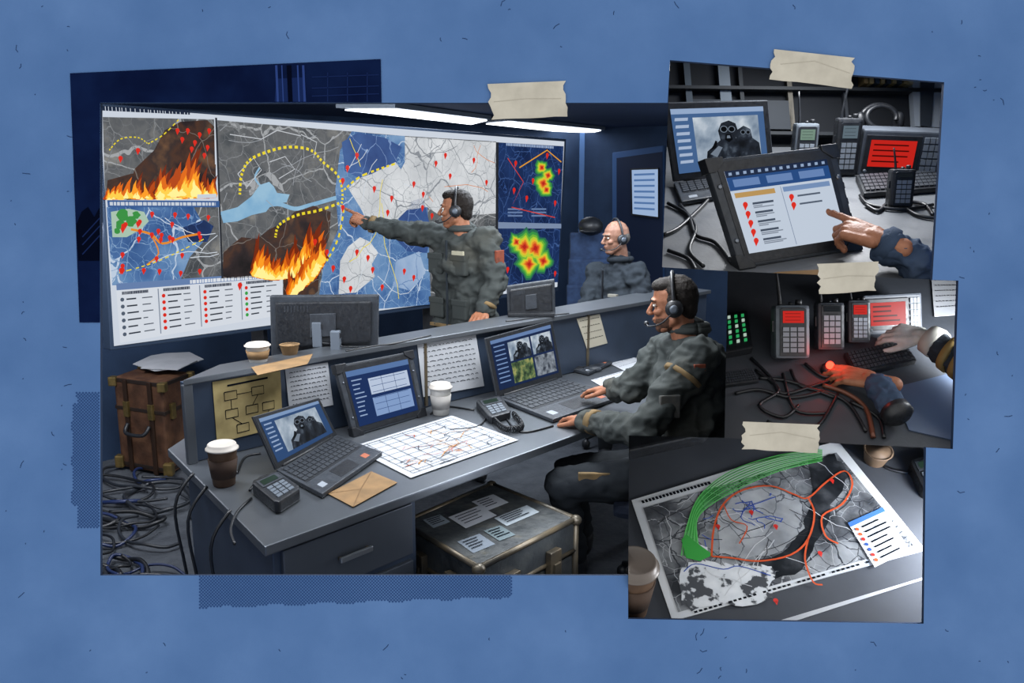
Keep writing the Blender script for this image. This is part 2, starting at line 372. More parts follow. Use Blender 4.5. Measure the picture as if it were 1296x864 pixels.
def cells(o,pl,q,rows,cols,m,w,h,fill=.8):
    for i in range(rows):
        u=.0
        while u<1:
            L=random.uniform(.015,.05)
            if random.random()<fill:
                v=(i+.5)/rows;o.line(pl,[Fq(q,(u,v)),Fq(q,(min(1,u+L),v))],w,m,h)
            u+=L+.008
hb=E('#26324a',.7)
A=[(130,148),(271,151),(273,250),(133,253)]
o.poly(S,A,terr,0)
o.poly(S,[(160,253),(170,214),(195,190),(208,165),(228,154),(262,152),(271,160),(273,250)],terrb,.001)
o.poly(S,[(133,253),(136,228),(165,220),(200,214),(222,206),(273,208),(273,250)],terrb,.0012)
flames(o,S,[(135,252),(205,252),(272,250)],150,46,.003);flames(o,S,[(200,250),(248,248)],70,74,.013)
o.line(S,[(136,190),(150,176),(172,174),(185,182)],.006,Y_,.02,4,dash=.03);o.line(S,[(185,182),(205,170),(225,150)],.006,Y_,.02,4,dash=.03)
for p in [(228,176),(240,188),(250,170),(222,165),(244,180),(260,186),(262,165),(235,165),(256,196),(150,200),(172,190)]:o.dot(S,p,.012,Rd,.022,8,True)
cells(o,S,[(129,135),(240,141),(240,144),(129,139)],1,1,hb,.022,.002,1)
o.poly(S,[(133,253),(275,254),(275,262),(134,262)],E('#3d64a0',.8),.022);cells(o,S,[(136,256),(270,257),(270,259),(136,259)],1,1,E('#dbe4f0',.8),.018,.024,1)
o.poly(S,[(247,246),(271,245),(271,250),(247,251)],E('#dbe4f0',.8),.022)
B=[(135,262),(276,262),(280,352),(142,361)];o.poly(S,B,bluem,0)
o.poly(S,[(245,262),(276,262),(280,352),(228,355),(240,325),(262,300),(255,280)],terr,.002)
o.poly(S,[(140,268),(162,264),(182,268),(188,280),(178,290),(160,300),(142,300)],E('#b9d6c0',.8),.003);heat_g=E('#3f9e48',.8)
for x,y,r in ((155,272,8),(165,280,7),(152,284,6),(172,272,5),(148,292,4)):o.poly(S,[(x+cos(k*pi/5)*r*(1+.25*sin(k*3+x)),y+sin(k*pi/5)*r) for k in range(10)],heat_g,.0036)
o.poly(S,[(230,288),(258,278),(270,286),(262,306),(238,306)],navy,.003)
roads(o,S,B,5,wl,.004,.004)
pins(o,S,B,30,Rd,.012,.007)
o.line(S,[(165,290),(190,296),(205,308),(230,300),(250,296)],.012,E('#e08a28',1),.006,4);o.line(S,[(190,296),(200,320),(185,335)],.008,E('#e08a28',1),.006,4)
o.line(S,[(150,345),(200,330),(262,300)],.006,Y_,.006,4,dash=.03)
Lg=[(147,366),(357,350),(358,398),(152,434)]
o.poly(S,Lg,E('#dde3ec',.9),.001);o.line(S,[(147,363),(357,347)],.035,E('#6f8cbc',.8),.003);cells(o,S,[(240,356),(340,349),(340,350),(240,357)],1,1,E('#e8eef6',.85),.02,.005,1)
for i in range(1,4):o.line(S,[Fq(Lg,(i/4,.05)),Fq(Lg,(i/4,.95))],.006,E('#8b97aa',.8),.003)
for i in range(4):
    for j in range(6):
        v=.2+j*.13;o.dot(S,Fq(Lg,(i/4+.03,v)),.011,[E('#5a6678',.8),Rd,Rd,Rd][i] if not(i==3 and j%2) else E('#3aa64a',.9),.004,8)
        o.line(S,[Fq(Lg,(i/4+.055,v)),Fq(Lg,(i/4+random.uniform(.1,.14),v))],.008,E('#3a4250',.7),.004);o.line(S,[Fq(Lg,(i/4+.15,v)),Fq(Lg,(i/4+random.uniform(.17,.22),v))],.006,E('#6a7280',.7),.004)
    cells(o,S,[Fq(Lg,(i/4+.03,.07)),Fq(Lg,(i/4+.19,.07)),Fq(Lg,(i/4+.19,.09)),Fq(Lg,(i/4+.03,.09))],1,1,hb,.016,.005,1)
o.poly(S,[(275,152),(512,172),(628,179),(627,371),(358,399),(358,350),(280,352)],terr,0)
o.poly(S,[(430,190),(445,166),(480,170),(512,172),(512,215),(540,240),(545,385),(490,390),(400,395),(410,330),(428,290),(424,240)],bluem,.003)
nb=mat('screen_deepblue','#3a5a94',em=.85,sc=5,detail=9,stops=[(.3,'#2a427c'),(.7,'#4668a4')],vor=[(5,'#7f9ccc',.01)])
o.poly(S,[(432,180),(452,168),(486,174),(508,186),(500,205),(480,218),(455,226),(436,216)],nb,.004);o.poly(S,[(495,262),(535,250),(545,290),(540,320),(515,318),(498,300)],nb,.004)
o.poly(S,[(512,173),(627,180),(627,270),(560,275),(540,262),(512,266),(498,230),(512,205)],whm,.004)
o.poly(S,[(440,238),(452,226),(470,220),(500,205),(515,225),(520,260),(500,280),(484,276),(470,290),(455,262)],whm,.0045)
o.poly(S,[(430,330),(440,312),(455,300),(468,306),(478,320),(470,334),(474,350),(450,370),(428,372)],whm,.0045)
o.poly(S,[(500,330),(530,318),(538,345),(520,368),(498,362)],mat('screen_paleblue','#8fabd0',em=.9,h2='#a8bfdc',sc=6,vor=[(5,'#5f82b4',.01)]),.005)
rv=mat('screen_river','#9cc4de',em=.9,h2='#7fb0d4',sc=8)
o.poly(S,[(278,268),(300,262),(318,248),(328,234),(340,230),(346,236),(350,244),(366,246),(362,256),(344,258),(336,268),(318,272),(300,280),(282,282)],rv,.005)
o.line(S,[(320,264),(350,258),(372,264),(390,260),(425,250)],.025,rv,.005,4);o.line(S,[(330,236),(322,225),(328,212)],.012,rv,.005,4)
o.poly(S,[(281,352),(282,318),(305,300),(325,302),(340,290),(358,282),(372,268),(396,260),(418,268),(416,300),(404,330),(402,368),(385,384),(358,384),(358,350)],terrb,.005)
flames(o,S,[(322,350),(345,354),(375,350),(402,322)],170,62,.007);flames(o,S,[(366,376),(392,352),(406,330)],110,54,.018)
o.line(S,[(300,246),(302,222),(312,203),(335,192),(362,186),(390,190),(405,205),(424,222),(430,245),(428,262)],.017,Y_,.028,4,dash=.04)
o.line(S,[(345,300),(350,284),(372,272),(400,266),(428,256)],.017,Y_,.028,4,dash=.04)
o.line(S,[(410,330),(425,300),(432,262)],.014,Y_,.028,4,dash=.04);o.line(S,[(432,240),(455,222),(500,206)],.014,Y_,.028,4,dash=.04)
roads(o,S,[(276,155),(430,170),(425,260),(280,290)],9,ln,.0035,.006)
for q in ([(300,220),(320,200),(330,215),(312,236),(300,220)],[(340,205),(360,198),(372,214),(352,226)],[(380,170),(400,180),(396,200)],[(290,170),(330,176),(350,165),(380,172)]):o.line(S,q,.005,E('#d8dce2',.8),.007)
roads(o,S,[(440,175),(512,180),(540,380),(420,385)],8,wl,.004,.006)
roads(o,S,[(514,176),(626,183),(626,265),(520,262)],8,E('#8a8f98',.7),.004,.006)
roads(o,S,[(514,176),(626,183),(626,265),(520,262)],5,E('#e08030',.9),.004,.007);roads(o,S,[(440,175),(512,180),(540,380),(420,385)],3,Y_,.005,.007)
for p in [(436,212),(448,196),(470,238),(492,250),(487,268),(520,232),(548,206),(566,222),(560,196),(596,202),(612,230),(531,262),(532,245),(430,262),(418,338),(432,352),(462,325),(448,318),(468,340),(508,342),(395,305),(410,318),(300,360),(440,364),(520,350),(585,245),(543,272),(430,228),(428,376),(452,378),(480,362)]:o.dot(S,p,.016,Rd,.03,8,True)
E1=[(629,180),(713,185),(709,283),(629,281)];o.poly(S,E1,navy,.002)
F1=[(629,289),(709,289),(706,357),(629,362)];o.poly(S,F1,navy,.002)
o.poly(S,[(627,281),(710,283),(710,289),(627,289)],E('#8ea2c4',.7),.003);cells(o,S,[(640,182),(700,186),(700,187),(640,183)],1,1,E('#9fb4d8',.8),.02,.005,1)
def heat(pts_c,amp):
    rr=[(1.25,'#2f6f58'),(1.08,'#3f9e4a'),(.9,'#78c040'),(.74,'#c4dc3c'),(.6,'#f0c838'),(.46,'#f09030'),(.33,'#e05028'),(.18,'#c02820')]
    for i,(f,c) in enumerate(rr):
        for (x,y,r) in pts_c:
            P=[]
            for k in range(18):
                a=2*pi*k/18;q=r*f*(1+amp*sin(k*1.3+x)+.6*amp*sin(k*2.9+y));P.append((x+cos(a)*q*.85,y+sin(a)*q))
            o.poly(S,P,E(c,.85),.006+.0012*i+.0002*(x%5))
heat([(686,232,11),(684,212,8),(692,222,8),(690,240,8)],.15);heat([(662,312,16),(676,314,17),(686,330,12),(668,334,14),(652,306,9)],.2)
o.line(S,[(655,212),(690,190),(708,205)],.01,E('#e8a030',.9),.02);o.line(S,[(640,200),(660,230),(645,262),(700,275)],.008,E('#d04030',.9),.02)
for p in [(650,206),(672,228),(664,250),(700,256),(690,196),(648,240),(705,216),(640,340),(700,345)]:o.dot(S,p,.018,Rd,.022,8,True)
for i in range(3):
    for j in range(2):o.rect(PQ(S,[(640+j*30,262),(662+j*30,262),(662+j*30,276),(640+j*30,276)]),.05,.1+i*.3,.9,.25+i*.3,E('#6f88b4',.8),.012)
o.line(S,[(628,180),(627,362)],.03,dl,.012);o.line(S,[(272,149),(280,352)],.012,dl,.012)
# ---------- cases ----------
brown=mat('worn_leather','#553b2b',.55,stops=[(.3,'#33241b'),(.5,'#4c3427'),(.7,'#614532')],sc=9,detail=12,bump=.3,bs=30,rv_=.12);brass=mat('old_brass','#7a673e',.4,.6,h2='#5f5230',sc=30)
o=Ob('leather_travel_case')
TP=Pl(V((0,0,.62)),Z);P=[TP(x,y) for x,y in ((143,476),(205,484),(240,470),(180,463))]
P=[V((p.x,p.y,0)) for p in P];o.prism([p+Z*.02 for p in P],Z*.60,brown,.02)
c=sum(P,V((0,0,0)))/4
for z in (.05,.42,.6):
    Q1=[c+(p-c)*1.02+Z*(z-.012) for p in P];o.prism(Q1,Z*.024,mat('case_edge','#231913',.5),.004)
fv=(P[1]-P[0]);nf=V((fv.y,-fv.x,0)).normalized();fv2=(P[2]-P[1]);n2=V((fv2.y,-fv2.x,0)).normalized()
for t in (.25,.75):
    q=P[0]+fv*t+nf*.008;o.box(q+Z*.42,(.02,.012,.05),brass,.003,(fv.normalized(),nf,Z));o.box(q+Z*.31,(.016,.006,.3),mat('leather_strap','#2a1c14',.6),.003,(fv.normalized(),nf,Z))
    q=P[1]+fv2*t+n2*.008;o.box(q+Z*.42,(.02,.012,.05),brass,.003,(fv2.normalized(),n2,Z))
q=P[0]+fv*.5+nf*.02;fu=fv.normalized();o.tube([q-fu*.09+Z*.33,q-fu*.07+nf*.04+Z*.28,q+fu*.07+nf*.04+Z*.28,q+fu*.09+Z*.33],.012,black)
for p in P:o.box(p+Z*.06,(.028,.028,.04),brass,.008);o.box(p+Z*.59,(.026,.026,.03),brass,.008)
o=Ob('loose_papers');TP2=Pl(V((0,0,.65)),Z);o.pr(TP2,[(168,461),(196,448),(240,446),(258,455),(228,466),(196,470)],0,.004,paper)
o.pr(TP2,[(178,468),(200,452),(250,458),(225,470)],.008,.012,paper)
trm=mat('military_trunk_metal','#44484a',.5,.2,stops=[(.3,'#303437'),(.45,'#3c4042'),(.6,'#474a4a'),(.78,'#5f5b4e')],sc=10,detail=14,bump=.25,bs=40,rv_=.15)
o=Ob('metal_storage_trunk');ZT=.5;TT=Pl(V((0,0,ZT)),Z);tp=[(512,660),(622,612),(727,655),(606,716)]
P=[TT(x,y) for x,y in tp];P=[V((p.x,p.y,.02)) for p in P];c=sum(P,V((0,0,0)))/4
o.prism(P,Z*.32,trm,.015);o.prism([c+(p-c)*1.015+Z*.33 for p in P],Z*.15,trm,.015)
edge=mat('trunk_edge_steel','#4a4740',.4,.5,h2='#6e624e',sc=9,detail=8)
for i in range(4):
    a=c+(P[i]-c)*1.015;b=c+(P[(i+1)%4]-c)*1.015
    o.tube([a+Z*.475,b+Z*.475],.012,edge,6,0);o.tube([a+Z*.34,b+Z*.34],.01,edge,6,0);o.tube([a,a+Z*.47],.014,edge,6,0)
    o.el(a+Z*.47,(.026,.026,.022),edge)
tq=Q([p+Z*.481 for p in P])
for i,(u0,v0,u1,v1,m) in enumerate([(.30,.22,.62,.5,paper),(.62,.15,.85,.4,paper),(.55,.52,.9,.72,C('#8f989e')),(.12,.1,.28,.3,C('#7d8790')),(.1,.6,.3,.85,C('#6d7680')),(.35,.62,.5,.86,C('#5f6c70'))]):
    sq=Q([tq.at((u0,v0),.001),tq.at((u1,v0+.03),.001),tq.at((u1-.02,v1),.001),tq.at((u0-.02,v1-.02),.001)]);o.rect(sq,0,0,1,1,m,.001*(i%2))
    for j in range(4):o.line(sq,[(.1,.2+j*.18),(random.uniform(.6,.9),.2+j*.18)],.006,ink,.004)
for e0,e1 in ((P[0],P[3]),(P[3],P[2])):
    fv=(e1-e0).normalized();nf=V((fv.y,-fv.x,0)).normalized()
    if nf.dot(CAM-e0)<0:nf=-nf
    for t in (.28,.72):
        q=e0.lerp(e1,t)+nf*.02+Z*.34;o.box(q,(.035,.015,.06),edge,.004,(fv,nf,Z));o.box(q-Z*.02+nf*.015,(.02,.01,.03),edge,.003,(fv,nf,Z))
    q=e0.lerp(e1,.5)+nf*.02+Z*.18;o.tube([q-fv*.1,q-fv*.08+nf*.04-Z*.03,q+fv*.08+nf*.04-Z*.03,q+fv*.1],.01,black)
# ---------- desk and divider ----------
a=K(235,480);b=K(740,394);dv=(b-a).normalized();VP=Pl(a,V((dv.y,-dv.x,0)));bk=-VP.n
far=a+dv*3.6;far.z=0;a0=V((a.x,a.y,0))
o=Ob('office_desk')
Lp=T(212,568);Fp=T(335,692);Rp=T(850,506);Bp=V((far.x,far.y,.75));B2=T(236,552)
o.prism([Fp,Rp,Bp+bk*.1,B2,Lp],Z*-.035,metal,.006)
fd=(Rp-Fp).normalized();ed=(Lp-Fp).normalized();ins=V((-fd.y,fd.x,0))
P0=Fp+fd*.05+ins*.04-Z*.035;
cab=[P0,P0+fd*.62,P0+fd*.62+ed*.85,P0+ed*1.0]
o.prism([V((p.x,p.y,.715)) for p in cab],Z*-.68,metal2,.006)
nf=V((fd.y,-fd.x,0))
dm=mat('drawer_steel','#4d535b',.4,.35,h2='#464c55',sc=4,detail=5)
for i in range(3):
    cc=P0+fd*.31+nf*.008;cc.z=.60-.225*i;o.box(cc,(.28,.010,.10),dm,.004,(fd,nf,Z))
    o.box(cc+nf*.03,(.07,.006,.01),mat('handle_steel','#9a9fa5',.3,.8),.003,(fd,nf,Z))
    for s_ in (-1,1):o.box(cc+nf*.018+fd*.06*s_,(.005,.014,.006),edge,.001,(fd,nf,Z))
q=Rp-fd*.1+ins*.1;q.z=.36;o.box(q,(.03,.03,.355),metal2,.004,(fd,ins,Z))
qq=Bp-dv*.1;qq.z=.36;o.box(qq,(.03,.03,.355),metal2,.004,(fd,ins,Z))
o=Ob('desk_divider_shelf')
o.prism([V((p.x,p.y,.752)) for p in (a0,a0+dv*3.6,a0+dv*3.6+bk*.06,a0+bk*.06)],Z*.33,metal2,.004)
kb=K(278,462);kb.z=0
o.prism([V((p.x,p.y,1.08)) for p in (a0+VP.n*.02-dv*.02,a0+VP.n*.02+dv*3.62,a0+dv*3.62+bk*.26,kb)],Z*.024,metal,.004)
o.box(a0+Z*.915+VP.n*.004,(.02,.012,.165),metal,.004,(dv,VP.n,Z))
for t in (1.2,2.4):
    q=a0+dv*t+VP.n*.004;q.z=.92;o.box(q,(.008,.006,.16),edge,.002,(dv,VP.n,Z))
o=Ob('console_table')
o.prism([V((p.x,p.y,.75)) for p in (a0+bk*.22+dv*.3,a0+bk*.22+dv*1.25,a0+bk*.62+dv*1.1,a0+bk*.62+dv*.3)],Z*-.04,metal2,.005)
for t,s_ in ((.35,.26),(1.05,.26),(.35,.55),(1.05,.55)):
    q=a0+dv*t+bk*s_;q.z=.355;o.box(q,(.025,.025,.355),metal2,.003)
def monitor(name,quad,depthY,stand_z):
    o=Ob(name);P=[yd(x,y,depthY) for x,y in quad];n=(P[1]-P[0]).cross(P[3]-P[0]).normalized()
    if n.dot(CAM-P[0])<0:n=-n
    o.prism(P,n*-.03,dkgrey,.008);c=sum(P,V((0,0,0)))/4;q=Q(P)
    o.pr(q,[(.06,.1),(.94,.1),(.94,.86),(.06,.86)],0,.022,black,.01)
    o.pr(q,[(.38,.3),(.62,.3),(.62,.7),(.38,.7)],.022,.03,dkgrey,.004)
    for i in range(8):o.line(q,[(.15+i*.03,.16),(.15+i*.03,.26)],.004,dkgrey,.0235)
    b=V((c.x,c.y,stand_z));o.box((c+b)/2+n*.0,(.035,.015,abs(c.z-stand_z)/2),black,.004)
    o.box(b+Z*.012,(.13,.09,.01),black,.004);return o
q=a0+bk*.3+dv*.55
monitor('desktop_monitor',[(341,374),(479,373),(478,440),(343,452)],q.y+.05,.752)
monitor('desktop_monitor',[(641,362),(702,353),(703,400),(643,408)],4.92,1.104)
o=Ob('warning_beacon');q=K(686,398)+bk*.05;o.box(q+Z*.05,(.06,.03,.035),mat('beacon_red','#c0281e',.4,em=.5),.008);o.box(q+Z*.012,(.07,.04,.012),black,.004)
for x,y,h in ((407,440,.12),(430,444,.09)):
    o=Ob('power_adapter');q=K(x,y)+bk*.03;o.box(q+Z*(h/2),(.022,.02,h/2),mat('grey_plastic','#5d656f',.5),.005);o.box(q+Z*(h-.02)+VP.n*.02,(.014,.004,.012),black,.001);o.tube([q+Z*.02,q+V((.05,-.02,.02)),q+V((.1,.02,.008))],.004,rubber)
def cup(name,g,base,ax,h,rt,body,lidm=None,sleeve=None):
    o=Ob(name,g);rb=rt*.72
    o.lathe(base,ax,[(rb*.9,0),(rb,.004),(rt*.95,h*.86),(rt*.97,h*.88)],body)
    if sleeve:o.lathe(base,ax,[(rb*1.06,h*.2),(rb*1.1,h*.2),(rt*.96,h*.64),(rt*.9,h*.64)],sleeve)
    if lidm:o.lathe(base,ax,[(rt*1.0,h*.85),(rt*1.07,h*.86),(rt*1.07,h*.89),(rt*.98,h*.9),(rt*.92,h*.98),(rt*.86,h),(rt*.8,h*.985),(rt*.7,h*.965),(.001,h*.965)],lidm)
    else:o.lathe(base,ax,[(rt*.98,h*.87),(rt*1.03,h*.885),(rt*.9,h*.9),(rt*.8,h*.82),(.001,h*.8)],body)
    return o
cup('coffee_cup',0,T(284,613),Z,.165,.057,cupb,lid,mat('cup_sleeve','#3d2f27',.8));cup('coffee_cup',0,T(558,524),Z,.155,.054,cupw,lid,mat('sleeve_grey','#9c9995',.8))
cup('coffee_cup',0,K(327,458),Z,.085,.053,cupw,lid,kraft);cup('coffee_mug',0,K(367,449),Z,.055,.045,kraft)
# ---------- electronics ----------
def keys(o,q,rows,cols,h,m,u0=.05,v0=.08,u1=.95,v1=.6,kh=.003):
    for r in range(rows):
        for c in range(cols):
            a=u0+(u1-u0)*c/cols;b=v0+(v1-v0)*r/rows;da=(u1-u0)/cols*.82;db=(v1-v0)/rows*.78
            o.pr(q,[(a,b),(a+da,b),(a+da,b+db),(a,b+db)],h,h+kh,m)
keym=mat('key_plastic','#2c3036',.5)
def bwphoto(o,q,h):
    w_=(q.c[1]-q.c[0]).length;s_=4/max(w_,.05)
    bgm=mat('screen_bwbg%d'%int(s_),'#a8b6c6',em=.85,sc=s_*.8,detail=8,stops=[(.3,'#6f8298'),(.5,'#a9b8c8'),(.68,'#e0e8f0')])
    fgm=mat('screen_bwfg%d'%int(s_),'#20252e',em=.8,sc=s_*1.6,detail=8,stops=[(.35,'#0e1218'),(.55,'#262d38'),(.7,'#56616f')])
    o.rect(q,0,0,1,1,bgm,h)
    o.poly(q,[(.12,1),(.16,.72),(.3,.58),(.38,.5),(.36,.3),(.42,.14),(.54,.09),(.64,.16),(.67,.34),(.62,.48),(.72,.56),(.84,.66),(.88,1)],fgm,h+.0006)
    o.poly(q,[(.62,.5),(.66,.3),(.76,.22),(.86,.3),(.88,.5),(.98,.62),(1,1),(.7,1)],fgm,h+.0009)
    lt_=E('#7f8c9c',.75);dk_=E('#07090d',.7)
    for cx,cy,r in ((.45,.27,.075),(.57,.28,.07),(.74,.36,.05),(.82,.37,.045)):
        o.poly(q,[(cx+cos(k*pi/6)*r*.8,cy+sin(k*pi/6)*r) for k in range(12)],lt_,h+.0012);o.poly(q,[(cx+cos(k*pi/6)*r*.62,cy+sin(k*pi/6)*r*.8) for k in range(12)],dk_,h+.0015)
    o.poly(q,[(.47,.38),(.55,.38),(.57,.5),(.51,.56),(.45,.5)],dk_,h+.0013);o.poly(q,[(.49,.41),(.53,.41),(.54,.47),(.48,.47)],lt_,h+.0016)
    o.poly(q,[(.2,.78),(.34,.62),(.4,.66),(.3,.86)],lt_,h+.0012);o.poly(q,[(.2,.7),(.26,.6),(.3,.5),(.33,.52),(.3,.66)],dk_,h+.0014)
def ui_list(o,q,h,dots=True):
    o.rect(q,0,0,1,1,E('#c9d6ea',.9),h);o.rect(q,0,0,1,.12,E('#2e4a78',.8),h+.0006);o.rect(q,0,.12,1,.2,E('#5f80b4',.8),h+.0006)
    for i in range(7):
        v=.26+i*.1
        for u in ((.06,.4),(.5,.9)):
            if dots:o.dot(q,(u[0],v),.018*(q.c[1]-q.c[0]).length,Rd,h+.0012,8,True)
            o.line(q,[(u[0]+.05,v),(u[0]+.05+random.uniform(.15,.3),v)],.013*(q.c[1]-q.c[0]).length,E('#5a6678',.8),h+.0012)
def ui_dark(o,q,h):
    o.rect(q,0,0,1,1,E('#1d3566',.8),h);o.rect(q,0,0,1,.1,E('#5f80b4',.8),h+.0006)
    o.rect(q,.3,.2,.95,.5,E('#c3d2ea',.85),h+.0006);o.rect(q,.3,.56,.95,.9,E('#8eabda',.8),h+.0006);L=(q.c[1]-q.c[0]).length
    for i in range(3):o.line(q,[(.3+i*.21,.2),(.3+i*.21,.9)],.006*L,E('#2a4274',.8),h+.0012)
    for i in range(9):o.line(q,[(.05,.18+i*.08),(.05+random.uniform(.1,.2),.18+i*.08)],.014*L,E('#9fb6dc',.8),h+.0012)
    for i in range(6):o.line(q,[(.33,.24+i*.11),(.9,.24+i*.11)],.006*L,E('#3d5b90',.8),h+.0014)
def hinge_plane(a,b,up,lean,away):
    h=(b-a).normalized();bkv=up.cross(h).normalized()
    if bkv.dot(away)<0:bkv=-bkv
    lv=up*cos(lean)+bkv*sin(lean);return Pl(a,h.cross(lv))
def laptop(name,g,pl,base,top,lean,art,th=.018,bodym=None,up=None,bezel=.05):
    o=Ob(name,g);bodym=bodym or dkgrey;up=up or pl.n
    bq=Q([pl(x,y)+pl.n*.004 for x,y in base],pl.n);o.pr(bq,[(0,0),(1,0),(1,1),(0,1)],0,th,bodym,th*.25)
    o.pr(bq,[(.04,.05),(.96,.05),(.96,.62),(.04,.62)],th-.001,th+.0008,black);keys(o,bq,5,13,th+.0005,keym,.05,.08,.95,.6)
    o.pr(bq,[(.34,.68),(.64,.68),(.64,.94),(.34,.94)],th-.001,th+.001,black)
    for u,c_ in ((.08,'#8a9098'),(.78,'#9a5a44')):o.pr(bq,[(u,.78),(u+.08,.78),(u+.08,.9),(u,.9)],th-.001,th+.0006,C(c_))
    a=bq.at((0,0),th);b=bq.at((1,0),th);hp=hinge_plane(a,b,up,lean,-(bq.at((.5,1))-bq.at((.5,0))))
    sq=Q([hp(*top[0]),hp(*top[1]),b,a]);o.pr(sq,[(0,0),(1,0),(1,1),(0,1)],-.01,0,bodym,.003)
    o.pr(sq,[(.01,.01),(.99,.01),(.99,.98),(.01,.98)],-.001,.0015,black)
    art(o,sq.sub(bezel,bezel*1.3,1-bezel,.9),.0025);o.tube([a+(b-a)*.1,a+(b-a)*.9],th*.45,black,8,0);return o
def art1(o,q,h):
    o.rect(q,0,0,1,1,E('#31507e',.8),h);o.rect(q,0,0,1,.08,E('#88a4cc',.8),h+.0005);bwphoto(o,q.sub(.2,.14,.9,.9),h+.001)
    for i in range(7):o.line(q,[(.03,.16+i*.1),(.15,.16+i*.1)],.006,E('#9db4d8',.8),h+.001)
def art2(o,q,h):
    o.rect(q,0,0,1,1,E('#1a2c52',.8),h);o.rect(q,0,0,1,.07,E('#6f8cbc',.8),h+.0005)
    bwphoto(o,q.sub(.25,.12,.6,.5),h+.001);bwphoto(o,q.sub(.63,.12,.97,.5),h+.001)
    o.rect(q,.25,.54,.6,.95,mat('screen_aerial','#54724e',em=.7,sc=30,detail=9,stops=[(.35,'#2c3c30'),(.5,'#5f7a50'),(.65,'#b8b870')]),h+.001);o.rect(q,.63,.54,.97,.95,mat('screen_aerial2','#7a8290',em=.7,sc=30,detail=9,stops=[(.35,'#3a4250'),(.65,'#aab4c0')]),h+.001)
    for i in range(9):o.line(q,[(.03,.14+i*.09),(.2,.14+i*.09)],.006,E('#7f9ccc',.8),h+.001)
laptop('laptop_computer',0,T,[(350,601),(427,556),(484,578),(408,632)],[(320,527),(404,503)],radians(18),art1)
laptop('laptop_computer',0,T,[(629,508),(712,482),(786,506),(700,536)],[(614,428),(699,405)],radians(12),art2)
laptop('laptop_computer',0,T,[(712,468),(748,455),(775,462),(745,476)],[(706,415),(740,405)],radians(12),lambda o,q,h:ui_list(o,q,h,False))
def tablet(name,g,pl,bl,br,tl,tr,lean,inset,art,th=.02,away=None):
    o=Ob(name,g);a=pl(*bl)+pl.n*.003;b=pl(*br)+pl.n*.003;hp=hinge_plane(a,b,pl.n,lean,away or pl.y)
    q=Q([hp(*tl),hp(*tr),b,a]);W=(b-a).length
    c=.05;pts=[(c,0),(1-c,0),(1,c),(1,1-c),(1-c,1),(c,1),(0,1-c),(0,c)]
    o.pr(q,pts,-th,.002,dkgrey,th*.2);o.pr(q,[(c*1.2,.03),(1-c*1.2,.03),(1-c*1.2,.97),(c*1.2,.97)],.001,.004,black,.001)
    for u,v in ((0,0),(1,0),(1,1),(0,1)):
        s=.12;du=s if u==0 else -s;dv_=s if v==0 else -s
        o.pr(q,[(u-du*.12,v-dv_*.12),(u+du,v-dv_*.12),(u+du,v+dv_*.35),(u+du*.35,v+dv_),(u-du*.12,v+dv_)],-th*1.15,.008,black,.003)
    for v in (.35,.5,.65):o.pr(q,[(1.0,v),(1.015,v),(1.015,v+.06),(1.0,v+.06)],-th*.7,-th*.2,black)
    for u,v in ((.04,.25),(.04,.75),(.96,.3),(.96,.7)):o.lathe(q.at((u,v),.002),q.n,[(th*.22,0),(th*.22,.004),(th*.1,.005)],mat('screw_steel','#7a8088',.3,.7),10)
    art(o,q.sub(inset,inset*1.2,1-inset,1-inset*1.2),.005);o.q=q;o.hp=hp
    m=q.at((.5,.35),-th);n_=-(hp.n);ft=m+n_*.02;ft=ft-pl.n*((ft-pl.p).dot(pl.n)-.006)+pl.y*W*.25
    o.tube([m+(b-a)*.2,ft+(b-a)*.2,ft-(b-a)*.2,m-(b-a)*.2],.006,black,6,0);return o
tablet('rugged_tablet',0,T,(448,553),(538,526),(424,463),(521,444),radians(16),.09,ui_dark,.022)
# papers
def sheet(name,pl,quad,m,art=None,h=.004,g=0):
    o=Ob(name,g);q=PQ(pl,quad,h);o.pr(q,[(0,0),(1,0),(1,1),(0,1)],0,.0015,m)
    if art:art(o,q)
    return o
def flow(o,q):
    for u,v in ((.15,.2),(.55,.2),(.15,.5),(.45,.5),(.7,.5),(.3,.78),(.65,.78)):o.line(q,[(u,v),(u+.18,v),(u+.18,v+.14),(u,v+.14),(u,v)],.004,ink,.003)
    for l in ([(.24,.34),(.24,.5)],[(.64,.34),(.55,.5)],[(.33,.27),(.55,.27)],[(.24,.64),(.38,.78)],[(.8,.64),(.74,.78)]):o.line(q,l,.003,ink,.003)
    o.line(q,[(.2,.1),(.8,.08)],.008,ink,.003)
def rows(n,m=ink,red_=False):
    def f(o,q):
        for i in range(n):
            u=.08
            while u<.9:
                L=random.uniform(.03,.1);v=.1+i*.82/n;o.line(q,[(u,v),(u+L*.5,v-.012),(min(.93,u+L),v+.004)],.003,red if red_ and random.random()<.12 else m,.003);u+=L+.025
    return f
def gridmap(o,q):
    for i in range(1,9):o.line(q,[(i/9,.06),(i/9,.94)],.0028,pencil,.004);o.line(q,[(.05,i/9),(.95,i/9)],.0028,pencil,.004)
    o.line(q,[(.05,.06),(.95,.06),(.95,.94),(.05,.94),(.05,.06)],.004,ink,.0044)
    for _ in range(22):
        u,v=random.uniform(.1,.85),random.uniform(.1,.85);P=[(u,v)]
        for k in range(5):u=min(.95,max(.05,u+random.uniform(-.1,.13)));v=min(.95,max(.05,v+random.uniform(-.08,.1)));P.append((u,v))
        o.line(q,P,.0035,random.choice([ink,pencil,pencil,C('#a04a28'),C('#b07828')]),.005)
sheet('flowchart_note',VP,[(268,483),(354,469),(357,539),(274,560)],paperY,flow)
sheet('handwritten_note',VP,[(360,467),(414,458),(421,512),(366,523)],paper,rows(8))
sheet('handwritten_note',VP,[(527,434),(601,421),(612,488),(535,502)],paper,rows(9))
